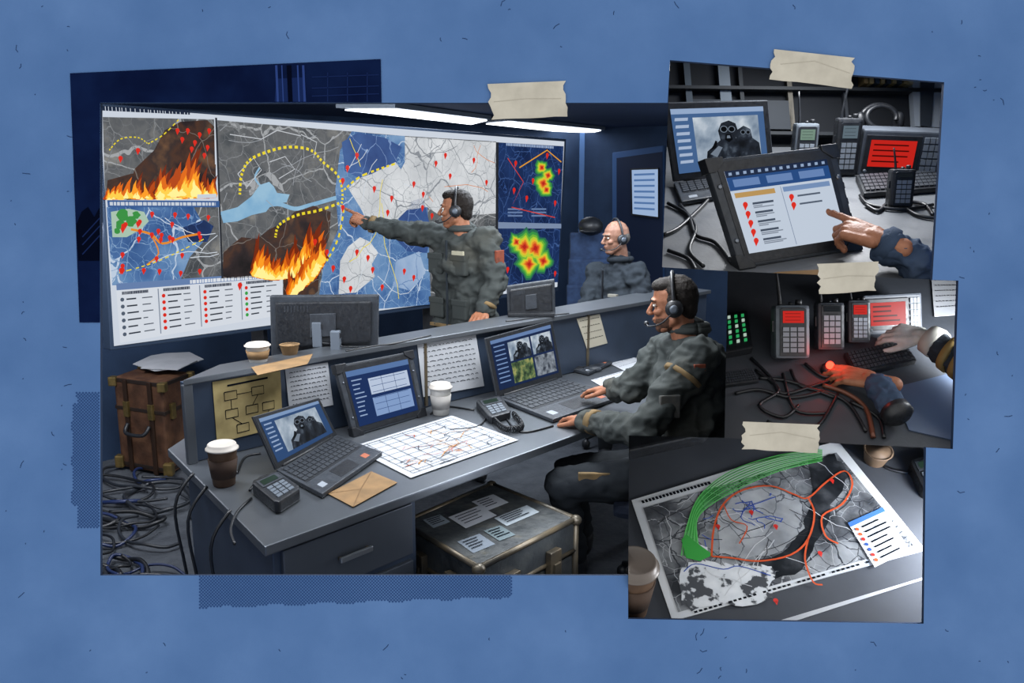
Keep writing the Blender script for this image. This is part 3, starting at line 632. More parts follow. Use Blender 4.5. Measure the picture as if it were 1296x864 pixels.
sheet('handwritten_note',VP,[(729,403),(758,397),(768,434),(742,441)],mat('offwhite_note','#b5af9e',.8),rows(4))
sheet('map_sheet',T,[(444,567),(572,527),(656,558),(520,606)],paper,gridmap)
sheet('kraft_envelope',T,[(415,626),(470,598),(503,612),(447,643)],kraft,lambda o,q:(o.line(q,[(0,0),(.45,.5),(1,0)],.003,C('#6b5238'),.003),o.line(q,[(0,1),(.45,.5)],.002,C('#6b5238'),.003)))
sheet('kraft_paper_scrap',K,[(318,466),(396,449),(389,462),(326,476)],kraft)
sheet('printed_page',T,[(772,461),(800,452),(838,468),(806,478)],paper,rows(4));sheet('printed_page',T,[(748,482),(790,470),(806,480),(765,492)],paper,rows(4))
def handset(name,g,pl,quad,h,cord,cr=.005,coil=False):
    o=Ob(name,g);q=PQ(pl,quad,.002);o.pr(q,[(0,.1),(.1,0),(.9,0),(1,.1),(1,.9),(.9,1),(.1,1),(0,.9)],0,h,black,h*.2)
    o.pr(q,[(.12,.12),(.88,.12),(.88,.4),(.12,.4)],h-.001,h+.003,dkgrey,.001)
    o.rect(q,.2,.17,.75,.35,E('#3a5548',.5),h+.0045);keys(o,q,4,3,h,mat('grey_key','#5a626b',.5),.18,.46,.85,.92,.004)
    P=[pl(x,y)+pl.n*cr for x,y in cord]
    if coil:
        P=catmull(P,8);Q_=[];x,y=frame(P[-1]-P[0])
        for i in range(len(P)-1):
            for k in range(6):
                t=2*pi*k/6;Q_.append(P[i].lerp(P[i+1],k/6)+x*cos(t)*.014+pl.n*(.014+.014*sin(t)))
        o.tube(Q_,cr*.7,rubber,6,2)
    else:o.tube(P,cr,rubber)
    return o
handset('handheld_radio',0,T,[(317,624),(351,609),(383,632),(351,653)],.045,[(318,632),(300,650),(292,672),(297,690)])
handset('desk_telephone',0,T,[(601,515),(634,508),(648,530),(620,538)],.035,[(625,536),(640,548),(660,544),(650,528)],.005,True)
o=Ob('computer_mouse');o.el(T(732,470)+Z*.012,(.035,.05,.02),black);o=Ob('computer_mouse');o.el(T(752,470)+Z*.012,(.045,.03,.02),dkgrey)
o=Ob('desk_cables');
for P in ([(620,520),(606,540),(570,545)],[(545,525),(560,515),(600,520)],[(700,540),(660,548),(640,530)],[(780,455),(800,442),(830,448),(842,462)],[(772,450),(790,436),(815,436)],[(300,600),(310,580),(330,575)],[(352,600),(330,606),(316,622)]):
    o.tube([T(x,y)+Z*.005 for x,y in P],.0045,rubber)
o=Ob('counter_cable');o.tube([K(x,y)+Z*.006 for x,y in ((640,408),(660,406),(690,401),(720,398))],.005,rubber);o.tube([K(x,y)+Z*.006 for x,y in ((438,446),(470,440),(500,436),(545,426))],.005,rubber)
o=Ob('desk_edge_cables')
for x in (245,262,292):
    p=T(x,600+(x-245)*1.0);o.tube([p+Z*.006,p+V((-.05,-.08,-.1)),p+V((-.02,-.1,-.35)),p+V((.03,-.12,-.7))],.006,rubber)
o=Ob('floor_cables');cb=[rubber,rubber,mat('cable_blue','#18264a',.4),mat('cable_grey','#1c2026',.45)]
for i in range(24):
    x=random.uniform(100,205);y=random.uniform(600,745);P=[];a=random.uniform(0,6.28);rx=random.uniform(18,60);ry=random.uniform(7,20);dx=random.uniform(-7,7);dy=random.uniform(-5,5);L=random.randint(6,16)
    for k in range(L):
        X=x+cos(a)*rx*(1+.02*k)+dx*k*.5;Y=max(582,y+sin(a)*ry+dy*k*.5);P.append(G(X,min(Y,790))+Z*(.015+.03*abs(sin(a*1.7+i))));a+=.62
    o.tube(P,random.choice([.007,.009,.012]),random.choice(cb),8,5)
# ---------- people ----------
def hand(o,w,d,bkn,sc,m,curl,ts,vox,thumbc=(.5,.75,-.3),nail=None,ret=None):
    d=d.normalized();bkn=(bkn-d*bkn.dot(d)).normalized();s=bkn.cross(d)*ts;parts=[];tips=[]
    for i,(off,fw,ln_,r) in enumerate([(.030,.088,.076,.0096),(.010,.092,.084,.0096),(-.011,.088,.077,.0091),(-.030,.080,.060,.0082)]):
        b=w+(s*off+d*fw)*sc;parts.append(capsule(w+(s*off*.6+d*.01)*sc,.017*sc,b,.0125*sc));an=0;p=b
        for k,(fr_,bd) in enumerate(zip((.45,.3,.25),curl[i])):
            an+=bd;dr=(d*cos(an)-bkn*sin(an)+s*off*2.2*(1 if an<.6 else .3)).normalized();q=p+dr*ln_*fr_*sc
            parts.append(capsule(p,r*(1.08-.08*k)*sc,q,r*(1-.09*k)*sc));parts.append(ell(q+(bkn*cos(an)+d*sin(an))*.001*sc,(r*1.03*sc,)*3));p=q
        tips.append((p,dr,(bkn*cos(an)+d*sin(an))))
    parts.append(ell(w+d*.052*sc,(.048*sc,.038*sc,.0165*sc),(d,s,bkn)))
    b=w+(s*.02+d*.02)*sc;t1=(s*thumbc[0]+d*thumbc[1]+bkn*thumbc[2]).normalized();q=b+t1*.048*sc;t2=(t1+d*.5).normalized();q2=q+t2*.034*sc;q3=q2+(t2+d*.2).normalized()*.026*sc
    parts+=[capsule(b,.018*sc,q,.0125*sc),capsule(q,.0122*sc,q2,.0105*sc),capsule(q2,.0105*sc,q3,.009*sc),capsule(w-d*.06*sc,.025*sc,w+d*.02*sc,.023*sc)]
    o.fuse(parts,vox,m,1)
    if nail:
        for p,dr,nn in tips:o.el(p+nn*.0073*sc,(.0065*sc,.005*sc,.0018*sc),nail,(dr,nn.cross(dr),nn))
    return tips
def head(o,c,f,up,sk,hr,sc=1,headset=True,vox=.005,bald=False,micside=1,beard=None):
    f=f.normalized();up=(up-f*up.dot(f)).normalized();s=f.cross(up);ax=(f,s,up)
    def p(a,b,cc):return c+(f*a+s*b+up*cc)*sc
    P=[ell(p(-.012,0,.025),(.094*sc,.075*sc,.096*sc),ax),ell(p(.02,0,-.045),(.064*sc,.058*sc,.064*sc),ax),ell(p(.052,0,-.090),(.032*sc,.032*sc,.024*sc),ax),capsule(p(0,.045,-.06),.022*sc,p(.05,.018,-.095),.018*sc),capsule(p(0,-.045,-.06),.022*sc,p(.05,-.018,-.095),.018*sc),
      capsule(p(.080,0,.018),.008*sc,p(.106,0,-.022),.0105*sc),ell(p(.098,0,-.028),(.014*sc,.016*sc,.009*sc),ax),ell(p(.074,0,.03),(.016*sc,.050*sc,.010*sc),ax),ell(p(.081,0,-.052),(.013*sc,.023*sc,.0065*sc),ax),ell(p(.079,0,-.065),(.012*sc,.019*sc,.007*sc),ax),
      ell(p(.06,.036,-.02),(.024*sc,.020*sc,.018*sc),ax),ell(p(.06,-.036,-.02),(.024*sc,.020*sc,.018*sc),ax),
      ell(p(-.005,.077,-.008),(.018*sc,.010*sc,.032*sc),ax),ell(p(-.005,-.077,-.008),(.018*sc,.010*sc,.032*sc),ax),capsule(p(-.02,0,-.05),.055*sc,p(-.035,0,-.15),.058*sc)]
    o.fuse(P,vox*.85*sc,sk,2)
    for e in (1,-1):
        o.el(p(.074,.030*e,.008),(.009*sc,.013*sc,.007*sc),C('#c8c4bc',.3),ax);o.el(p(.081,.030*e,.008),(.004*sc,.006*sc,.006*sc),C('#1a120c',.3),ax)
        o.caps(p(.089,.014*e,.029),.004*sc,p(.078,.046*e,.031),.003*sc,hr)
    o.el(p(.0925,0,-.058),(.002*sc,.018*sc,.0018*sc),C('#5a2c24',.6),ax)
    if not bald:
        H=[ell(p(-.024,0,.032),(.088*sc,.079*sc,.094*sc),ax),ell(p(.022,0,.085),(.060*sc,.058*sc,.034*sc),ax),ell(p(-.055,0,-.015),(.046*sc,.064*sc,.062*sc),ax),ell(p(.060,.01,.086),(.022*sc,.038*sc,.020*sc),ax),ell(p(.0,.07,.01),(.02*sc,.012*sc,.04*sc),ax),ell(p(.0,-.07,.01),(.02*sc,.012*sc,.04*sc),ax)]
        o.fuse(H,.005*sc,hr,2,.0022,70)
    else:
        o.fuse([ell(p(-.034,0,.0),(.074*sc,.079*sc,.062*sc),ax)],.006*sc,hr,1,.001,50)
    if beard:o.fuse([ell(p(.022,0,-.058),(.063*sc,.0595*sc,.056*sc),ax),ell(p(.053,0,-.092),(.033*sc,.034*sc,.025*sc),ax)],.006*sc,beard,1)
    if headset:
        bp=[]
        for k in range(13):
            a=pi*k/12;bp.append(p(-.01,cos(a)*.092,.0+sin(a)*.136))
        o.tube(bp,.008*sc,black,8,2)
        for e in (1,-1):
            o.lathe(p(-.008,.074*e,-.006),s*e,[(.028*sc,0),(.037*sc,.006*sc),(.037*sc,.02*sc),(.031*sc,.028*sc),(.012*sc,.032*sc)],black,20)
            o.lathe(p(-.008,.074*e,-.006),s*e,[(.018*sc,.028*sc),(.018*sc,.036*sc),(.008*sc,.037*sc)],mat('headset_grey','#5a626c',.4,.4),16)
        e=micside;o.tube([p(0,.1*e,-.02),p(.05,.095*e,-.06),p(.105,.05*e,-.075),p(.118,.015*e,-.068)],.0035*sc,black);o.el(p(.119,.01*e,-.067),(.011*sc,.013*sc,.010*sc),black,ax)
def stripe(o,a,b,t0,t1,r,m):
    o.lathe(a.lerp(b,t0),(b-a),[(r-.004,0),(r+.002,.003),(r+.002,(b-a).length*(t1-t0)),(r-.004,(b-a).length*(t1-t0)+.003)],m,20)
relax=[(.35,.4,.25)]*4;point=[(0,.05,.05),(1.1,1.2,.6),(1.2,1.3,.6),(1.2,1.3,.7)]
o=Ob('standing_man_in_field_jacket');J=yd
hc=J(577,265,5.22);nk=J(585,291,5.24);sR=J(558,300,5.34);sL=J(614,304,5.12);pv=J(588,412,5.24);eR=J(507,292,5.42);wR=J(464,282,5.46);eL=J(628,358,5.04);wL=J(613,394,4.97)
fc=V((-1,.08,-.03))
sa=(sL-sR).normalized();fn=sa.cross(Z)
if fn.dot(CAM-sL)<0:fn=-fn
ch=(sR+sL)/2-Z*.16;wa=J(588,380,5.24)
P=[capsule(sR-Z*.02,.074,sL-Z*.02,.074),ell(ch,(.21,.145,.20),(sa,fn,Z)),capsule(ch-sa*.075,.138,wa-sa*.06,.13),capsule(ch+sa*.075,.138,wa+sa*.06,.13),capsule(wa-sa*.06,.14,pv-sa*.07-Z*.04,.155),capsule(wa+sa*.06,.14,pv+sa*.07-Z*.04,.155),
 capsule(nk-Z*.05,.075,nk-Z*.0,.068),capsule(sR,.082,eR,.064),capsule(eR,.064,wR,.046),capsule(sL,.085,eL,.068),capsule(eL,.068,wL,.050)]
o.fuse(P,.009,jacket,3,.026,10)
for k in range(2):o.tube([nk+Z*(.008+.012*k)+(sa*cos(a)+fn*sin(a))*(.075-.006*k) for a in [x*pi/6 for x in range(13)]],.015,jacket,8,2)
stripe(o,eR,wR,.75,.88,.052,tan);stripe(o,eL,wL,.72,.84,.056,tan)
for cx,cz in ((-.095,.02),(.085,.02),(-.09,-.24),(.09,-.24)):
    cc=ch+sa*cx+Z*cz+fn*.122;o.box(cc,(.056,.02,.06),jacket,.012,(sa,fn,Z));o.box(cc+Z*.042+fn*.014,(.058,.008,.018),jacket,.005,(sa,fn,Z))
o.box(ch+sa*.085+Z*.09+fn*.136,(.045,.006,.012),C('#aaa590'),.002,(sa,fn,Z))
o.box(ch+fn*.140-Z*.1,(.005,.006,.26),jacket2,.002,(sa,fn,Z))
o.box(sL.lerp(eL,.4)+sa*.074,(.008,.035,.045),orange,.004,(sa,fn,Z));o.box(pv+fn*.15+Z*.02,(.14,.006,.010),tan,.002,(sa,fn,Z))
kR=V((pv.x-.1,pv.y,.5));kL=V((pv.x+.09,pv.y-.04,.5));P=[]
for k_,dx in ((kR,-.09),(kL,.09)):
    h_=V((pv.x+dx,pv.y,pv.z-.04));P+=[capsule(h_,.1,k_,.07),capsule(k_,.068,V((k_.x,k_.y+.02,.1)),.05)]
o.fuse(P,.014,pants,3,.006)
for k_ in (kR,kL):o.fuse([capsule(V((k_.x,k_.y+.02,.12)),.055,V((k_.x,k_.y+.02,.05)),.045),capsule(V((k_.x,k_.y,.045)),.043,V((k_.x-.1,k_.y+.1,.038)),.036)],.01,black,2)
hand(o,wR,(J(438,270,5.5)-wR),Z*.7-FW*.5,1.05,skin,point,-1,.004)
hand(o,wL,(J(603,407,4.87)-wL)+V((-.02,-.02,0)),Z*.9-FW*.3,1.0,skin,[(.3,.3,.2)]*4,1,.004)
head(o,hc,fc,Z,skin,hair,.96,True,.005,micside=-1)
o=Ob('seated_radio_operator')
hc=J(852,385,3.85);nk=J(872,418,3.86);sN=J(884,452,3.66);sF=J(845,442,4.0);eN=J(812,548,3.55);wN=J(742,532,3.86);eF=J(800,492,4.0);wF=J(776,492,4.18)
pv=J(862,600,3.75);ch=(sN+sF)/2-Z*.15;sa=(sN-sF).normalized();fn=sa.cross(Z)
if fn.x>0:fn=-fn
ch+=-fn*.02
P=[capsule(sN,.078,sF,.078),ell(ch,(.20,.15,.2),(sa,fn,Z)),capsule(ch-sa*.07,.14,pv-sa*.07+Z*.08,.145),capsule(ch+sa*.07,.14,pv+sa*.07+Z*.08,.145),capsule(nk-Z*.07,.085,nk,.07),
 capsule(sN,.092,eN,.072),capsule(eN,.072,wN,.050),capsule(sF,.085,eF,.068),capsule(eF,.068,wF,.050),capsule(ch-fn*.06+Z*.08,.14,pv-fn*.04,.15)]
o.fuse(P,.008,jacket,3,.026,9)
for k in range(2):o.tube([nk+Z*(.005+.016*k)+(sa*cos(a)+fn*sin(a))*(.082-.006*k) for a in [x*pi/6 for x in range(13)]],.018,jacket,8,2)
stripe(o,eN,wN,.78,.88,.056,tan);stripe(o,sN,eN,.24,.29,.092,tan)
o.box(sN.lerp(eN,.62)+sa*.068,(.045,.012,.05),mat('grey_patch','#5b5a56',.85,h2='#4a4c4c',sc=30),.006,(fn,sa,Z));o.box(ch+fn*.145-Z*.02+sa*.08,(.01,.04,.04),tan,.003,(fn,sa,Z))
o.box(sN.lerp(eN,.12)+sa*.080,(.026,.006,.018),orange,.003,(fn,sa,Z))
kN=J(712,612,3.7);kF=J(722,598,3.95);aN=V((kN.x+.08,kN.y+.15,.12));aF=V((kF.x+.08,kF.y+.2,.12))
P=[capsule(pv+sa*.08,.12,kN,.08),capsule(pv-sa*.08,.12,kF,.08),capsule(kN,.075,aN,.05),capsule(kF,.075,aF,.05)]
o.fuse(P,.012,pants,3,.012,10)
for k_ in (aN,aF):o.fuse([capsule(k_,.056,k_-Z*.06,.05),capsule(k_-Z*.075,.042,k_+V((-.14,.06,-.08)),.036)],.01,black,2)
o.box(kN.lerp(pv,.25)+V((0,-.08,.02)),(.07,.012,.05),tan,.005)
hand(o,wN+Z*.0,(J(688,514,4.16)-wN)*.5+V((-.06,.08,-.02)),Z,1.05,skin,[(.25,.35,.2),(.3,.35,.2),(.3,.4,.2),(.3,.4,.2)],1,.004)
hand(o,wF,(J(735,492,4.3)-wF),Z,1.05,skin,[(.2,.3,.2)]*4,1,.004)
head(o,hc,V((-.94,.22,-.14)),Z,skin,hair,1.05,True,.005,micside=-1,beard=mat('stubble','#5c4032',.8,h2='#453026',sc=80))
def chair(seat,back_dir,name='office_chair',high=.55,wd_=.24,fab=None):
    o=Ob(name);fab=fab or mat('chair_fabric','#141a26',.8,h2='#1c2433',sc=30);side=V((-back_dir.y,back_dir.x,0))
    ax=(back_dir,side,Z);o.box(seat,(.24,.25,.045),fab,.03,ax)
    for k in range(4):
        zz=seat.z+.12+k*high/3.6;bb=V((seat.x,seat.y,0))+back_dir*(.23+.02*k);o.box(V((bb.x,bb.y,zz)),(.035,wd_*(1-.06*k),high/6.5),fab,.02,ax)
    b=V((seat.x,seat.y,0))+back_dir*.28;o.box(V((b.x,b.y,seat.z+.1)),(.015,.04,.2),black,.005,ax)
    for e in (1,-1):
        q=seat+side*.28*e;o.tube([q-Z*.02,q+side*.03*e+Z*.08,q+side*.02*e+Z*.2],.016,black);o.box(q+Z*.21+side*.0,(.13,.03,.015),black,.01,ax)
    o.tube([V((seat.x,seat.y,.12)),V((seat.x,seat.y,seat.z-.04))],.03,black,12,0)
    for k in range(5):
        a=2*pi*k/5;e=V((seat.x+cos(a)*.28,seat.y+sin(a)*.28,.075));o.tube([V((seat.x,seat.y,.13)),e],.02,black,8,0,.014);o.el(e-Z*.04,(.03,.03,.035),black)
    return o
chair(V((pv.x,pv.y,.47)),V((.86,-.4,0)).normalized())
o=Ob('seated_man_in_dark_jacket')
hc=J(779,301,6.0);nk=J(785,326,6.02);sN=J(806,348,5.88);sF=J(757,346,6.15);pv=V((nk.x,nk.y,.58));ch=(sN+sF)/2-Z*.16;sa=(sN-sF).normalized();fn=sa.cross(Z)
if fn.dot(CAM-ch)<0:fn=-fn
eN=J(818,398,5.75);eF=J(742,392,5.95);wN=eN+V((-.22,-.12,-.02));wF=eF+V((.12,-.22,-.02))
P=[capsule(sN,.075,sF,.075),ell(ch,(.19,.14,.2),(sa,fn,Z)),capsule(ch-sa*.07,.13,pv-sa*.06,.14),capsule(ch+sa*.07,.13,pv+sa*.06,.14),capsule(nk-Z*.08,.09,nk-Z*.02,.075),capsule(sN,.082,eN,.064),capsule(eN,.064,wN,.047),capsule(sF,.082,eF,.064),capsule(eF,.064,wF,.047)]
o.fuse(P,.011,jacket2,3,.024,11)
o.tube([nk-Z*.01+(sa*cos(a)+fn*sin(a))*.074 for a in [x*pi/6 for x in range(13)]],.02,jacket2,8,2)
o.box(ch+fn*.143,(.004,.006,.2),black,.002,(sa,fn,Z));o.box(ch+fn*.135+sa*.09+Z*.03,(.04,.01,.010),C('#8d8a80'),.002,(sa,fn,Z))
kk=[pv+V((-.12,-.42,0)),pv+V((.12,-.42,0))];P=[]
for e,k_ in zip((-1,1),kk):P+=[capsule(pv+V((.08*e,0,0)),.11,k_,.075),capsule(k_,.072,V((k_.x,k_.y,.1)),.05)]
o.fuse(P,.016,pants,2)
for k_ in kk:o.fuse([capsule(V((k_.x,k_.y,.06)),.05,V((k_.x,k_.y-.14,.045)),.04)],.012,black,1)
hand(o,wN,V((-.9,-.4,-.1)),Z,1,skin2,relax,1,.006);hand(o,wF,V((.7,-.7,-.1)),Z,1,skin2,relax,-1,.006)
head(o,hc,V((-.9,-.35,-.08)),Z,skin2,greyhair,.96,True,.006,bald=True,micside=-1)
chair(V((pv.x,pv.y,.46)),V((.05,1,0)).normalized())
# empty high-back chair with a cap on it
hc=J(748,296,7.0);chair(V((hc.x,hc.y-.25,.55)),V((0,1,0)),'high_back_chair',.74,.20,mat('ribbed_blue_fabric','#2c3e5c',.85,h2='#22304a',sc=20))
o=Ob('baseball_cap');q=V((hc.x,hc.y+.04,1.40));o.el(q+Z*.05,(.10,.11,.075),black);o.el(q+V((-.03,-.11,.02)),(.075,.08,.012),black)
# ================= display box 1: tablet close-up =================
def tb(th,px,d): return Pl(CAM+ray(*px)*d,U*cos(radians(th))-FW*sin(radians(th)))
T1=tb(30.9,(1010,350),2.42)
dsk=mat('grey_worktop','#5c5f63',.5,stops=[(.3,'#54575b'),(.5,'#595c60'),(.7,'#606266')],sc=5,detail=8,bump=.06,bs=90,rv_=.1);dsk2=mat('dark_worktop','#3a3e45',.5,stops=[(.3,'#373b41'),(.7,'#42464d')],sc=5,detail=8,bump=.06,bs=90,rv_=.1)
o=Ob('work_table',1);o.prism([T1(x,y) for x,y in ((780,366),(1320,366),(1320,186),(780,186))],-T1.n*.03,dsk)
o=Ob('equipment_shelf',1);BS=Pl(CAM+FW*3.38,-FW)
o.pr(BS,[(820,60),(1320,60),(1320,230),(820,230)],-.03,0,mat('shelf_dark','#1a1d22',.8))
for y in (112,168):o.pr(BS,[(820,y),(1320,y+6),(1320,y+10),(820,y+4)],0,.05,C('#22262b'))
for x,w,m in ((862,8,'#3a444e'),(905,14,'#5c6670'),(930,5,'#20262c'),(990,6,'#5a564e'),(1060,4,'#2a2e34')):o.pr(BS,[(x,70),(x+w,72),(x+w+8,168),(x+8,168)],.005,.03,C(m))
for i in range(9):o.pr(BS,[(1086+i*7,90),(1091+i*7,90),(1091+i*7,111+i*.1),(1086+i*7,111)],0,.06,C(random.choice(['#8a7a56','#6a5a3c','#2e3a46','#a09478','#30302c'])))
o.pr(BS,[(1148,96),(1200,100),(1200,165),(1152,163)],.003,.04,C('#8a929c'));o.pr(BS,[(1158,96),(1176,100),(1170,165),(1158,163)],.042,.05,C('#2a3038'))
o.pr(BS,[(870,128),(1000,130),(1000,166),(870,164)],.003,.03,C('#262c33'))
o=Ob('headset',1);q=dep(1113,150,3.2)
for rr in (0,1):o.tube([q+(R*cos(a)*(.065-.012*rr)+U*sin(a)*(.05-.01*rr))-FW*.02*rr for a in [x*pi/8-.3 for x in range(14)]],.009,black)
o.el(q-R*.07-U*.01,(.02,.02,.035),black);o.el(q+R*.07-U*.01,(.02,.02,.035),black)
def a1(o,q,h):
    o.rect(q,0,0,1,1,E('#4a6c9c',.8),h);o.rect(q,0,0,1,.08,E('#9db4d6',.85),h+.001);bwphoto(o,q.sub(.22,.14,.93,.9),h+.0015)
    for i in range(7):o.line(q,[(.03,.16+i*.11),(.17,.16+i*.11)],.01,E('#b4c6e2',.8),h+.0015)
laptop('laptop_computer',1,T1,[(852,237),(979,221),(990,240),(862,262)],[(838,130),(972,127)],radians(6),a1,.015,bezel=.06)
def a2(o,q,h):
    o.rect(q,0,0,1,1,E('#ccd8e8',.85),h);o.rect(q,0,0,1,.08,E('#1c2b48',.8),h+.001);o.rect(q,0,.08,1,.24,E('#27508c',.8),h+.001)
    o.rect(q,.03,.27,.42,.33,E('#c9a060',.8),h+.001);o.rect(q,.5,.27,.97,.33,E('#7f9cc8',.8),h+.001)
    for i in range(3):o.rect(q,.05+i*.32,.11,.3+i*.32,.2,E('#6f8fc4',.8),h+.002)
    for i in range(5):
        o.dot(q,(.1,.42+i*.11),.008,Rd,h+.002,10,True);o.line(q,[(.17,.42+i*.11),(random.uniform(.3,.4),.42+i*.11)],.006,E('#4a5668',.8),h+.002)
        for j in range(2):o.line(q,[(.17,.45+i*.11+j*.02),(random.uniform(.25,.4),.45+i*.11+j*.02)],.003,E('#8a94a4',.8),h+.002)
        if i<2:o.dot(q,(.56,.4+i*.1),.008,Rd,h+.002,10,True);o.line(q,[(.62,.4+i*.1),(.85,.4+i*.1)],.005,E('#5a6678',.8),h+.002)
    o.line(q,[(.48,.26),(.48,.98)],.002,E('#8a9ab4',.8),h+.002)
    for i in range(14):o.line(q,[(.03+i*.07,.04),(.06+i*.07,.04)],.008,E('#9db4d6',.8),h+.002)
tab=tablet('rugged_tablet',1,T1,(936,341),(1088,316),(893,203),(1056,184),radians(30),.1,a2,.03)
def radio(name,g,T_,bx,by,wp,hp_,lean,body,scr,ant=None,rx=0,h0=0.0,scrv=(.12,.34)):
    o=Ob(name,g);base=T_(bx,by)+T_.n*h0;d=(base-CAM).dot(FW);w=wp*d/F;up=(T_.n*cos(lean)+T_.y*sin(lean)).normalized();up=(up+R*rx).normalized();rt=(R-up*R.dot(up)).normalized();nf=rt.cross(up);hh=hp_*d/F/max(.3,up.dot(U));dp=w*.28
    c=base+up*hh/2;o.box(c,(w/2,dp,hh/2),body,w*.12,(rt,nf,up))
    q=Q([c-rt*w/2+up*hh/2+nf*dp,c+rt*w/2+up*hh/2+nf*dp,c+rt*w/2-up*hh/2+nf*dp,c-rt*w/2-up*hh/2+nf*dp])
    o.pr(q,[(.12,.09),(.2,.06),(.8,.06),(.88,.09),(.88,.95),(.12,.95)],-.001,.003,black,.001)
    o.rect(q,.2,scrv[0],.8,scrv[1],scr,.0045);L=w
    for i in range(3):o.line(q,[(.26,scrv[0]+.05+i*.06),(.7,scrv[0]+.05+i*.06)],.012*L,E('#101418',.5),.006)
    keys(o,q,5,3,.003,mat('radio_key','#7b828a',.5),.2,scrv[1]+.08,.84,.9,.003)
    top=c+up*hh/2;o.lathe(top+rt*w*.25,up,[(w*.1,-.002),(w*.1,w*.14),(w*.08,w*.16)],black,12)
    o.lathe(top+rt*w*.02,up,[(w*.07,-.002),(w*.07,w*.09)],black,12)
    o.pr(q,[(-.05,.3),(0,.3),(0,.5),(-.05,.5)],-dp*1.2,-dp*.5,black)
    if ant:
        a0_=top-rt*w*.3;al=ant[1]*d/F;o.tube([a0_-up*.005,a0_+up*al*.2,a0_+up*al+rt*ant[0]*d/F],w*.07,black,8,3,w*.035)
    return o
silver=mat('radio_silver','#636a72',.45,.2,h2='#535a62',sc=20);grn=E('#8fae9c',.6);rs=E('#c8241c',.9)
radio('handheld_radio',1,T1,1015,216,30,56,.25,silver,grn,(-4,38));radio('handheld_radio',1,T1,1066,221,31,66,.2,black,E('#7f93a0',.5),(4,44))
def console(name,g,T_,quad_base,hpx,body,sq,lean=.1):
    o=Ob(name,g);a=T_(*quad_base[0]);b=T_(*quad_base[1]);d=(a-CAM).dot(FW);up=(T_.n*cos(lean)+T_.y*sin(lean)).normalized();rt=(b-a).normalized();up=(up-rt*up.dot(rt)).normalized();hh=hpx*d/F/max(.3,up.dot(U));W=(b-a).length
    q=Q([a+up*hh,b+up*hh,b,a]);o.pr(q,[(0,0),(1,0),(1,1),(0,1)],-W*.3,0,body,.006);o.pr(q,[(.04,.1),(sq,.1),(sq,.9),(.04,.9)],-.001,.005,black,.002)
    o.rect(q,.1,.2,sq-.06,.78,rs,.0065);s=(sq-.16)
    for i in range(4):o.line(q,[(.14,.3+i*.12),(.14+s*random.uniform(.5,.85),.3+i*.12)],.005,E('#5a0c08',.6),.0075)
    keys(o,q,5,3,.001,mat('grey_key2','#6d757e',.5),sq+.03,.12,.96,.9,.004);o.lathe(q.at((.08,.88)),q.n,[(.006,0),(.006,.012),(.004,.013)],silver,12);return o
grb=mat('console_grey','#3c4149',.5,h2='#474d55',sc=20)
console('radio_base_console',1,T1,[(1084,222),(1186,226)],52,grb,.72)
def keyboard(name,g,pl,quad,h=.018):
    o=Ob(name,g);q=PQ(pl,quad,.003);o.pr(q,[(0,0),(1,0),(1,1),(0,1)],0,h,black,.004);keys(o,q,5,16,h,keym,.03,.08,.98,.95,.006);return o
keyboard('computer_keyboard',1,T1,[(1082,228),(1182,222),(1196,244),(1092,252)])
radio('handheld_radio',1,T1,1137,262,30,46,.3,black,E('#20262c',.5),(-4,26),scrv=(.1,.2))
o=Ob('equipment_cables',1)
for P in ([(845,260),(870,275),(880,300),(905,310),(925,335)],[(840,300),(860,290),(890,262),(900,250)],[(845,320),(870,330),(880,345)],[(860,262),(880,290),(872,320),(890,340)],[(1095,262),(1110,270),(1120,262)],[(1150,258),(1170,262),(1180,275)],[(1088,250),(1100,262),(1140,268),(1180,262)],[(1140,262),(1160,275),(1190,280)]):
    o.tube([T1(x,y)+T1.n*.008 for x,y in P],.006,rubber)
o=Ob('torn_paper',1);o.pr(T1,[(960,350),(985,345),(1040,342),(1050,352)],0,.003,kraft)
o=Ob('pointing_hand',1);tip=tab.hp(1036,277)+tab.hp.n*.012;wd0=(tip-CAM).dot(FW)
wr=dep(1113,303,wd0-.10);dd=(tip-wr);scl=dd.length/.160
hand(o,wr,dd,-FW*.75+U*.55,scl,skin,[(0.0,.05,.1),(.75,1.0,.5),(.9,1.1,.6),(1.0,1.1,.6)],-1,.003,(.55,.75,-.55),mat('nail','#b88a76',.35))
e=dep(1190,352,wd0-.12);w2=wr.lerp(e,.18);P=[capsule(w2,.045,e,.060),capsule(w2,.05,w2+(e-w2)*.12,.052)]
bjs=mat('blue_jacket_sleeve','#36435a',.85,bump=.25,bs=200,bd=.004,stops=[(.3,'#303d50'),(.55,'#39475c'),(.8,'#445064')],sc=8,detail=5,spec=.12)
o.fuse(P,.005,bjs,2,.018,16)
o.lathe(w2-(e-w2).normalized()*.03,(e-w2),[(.040,0),(.049,.004),(.052,.03),(.046,.034)],bjs,24)
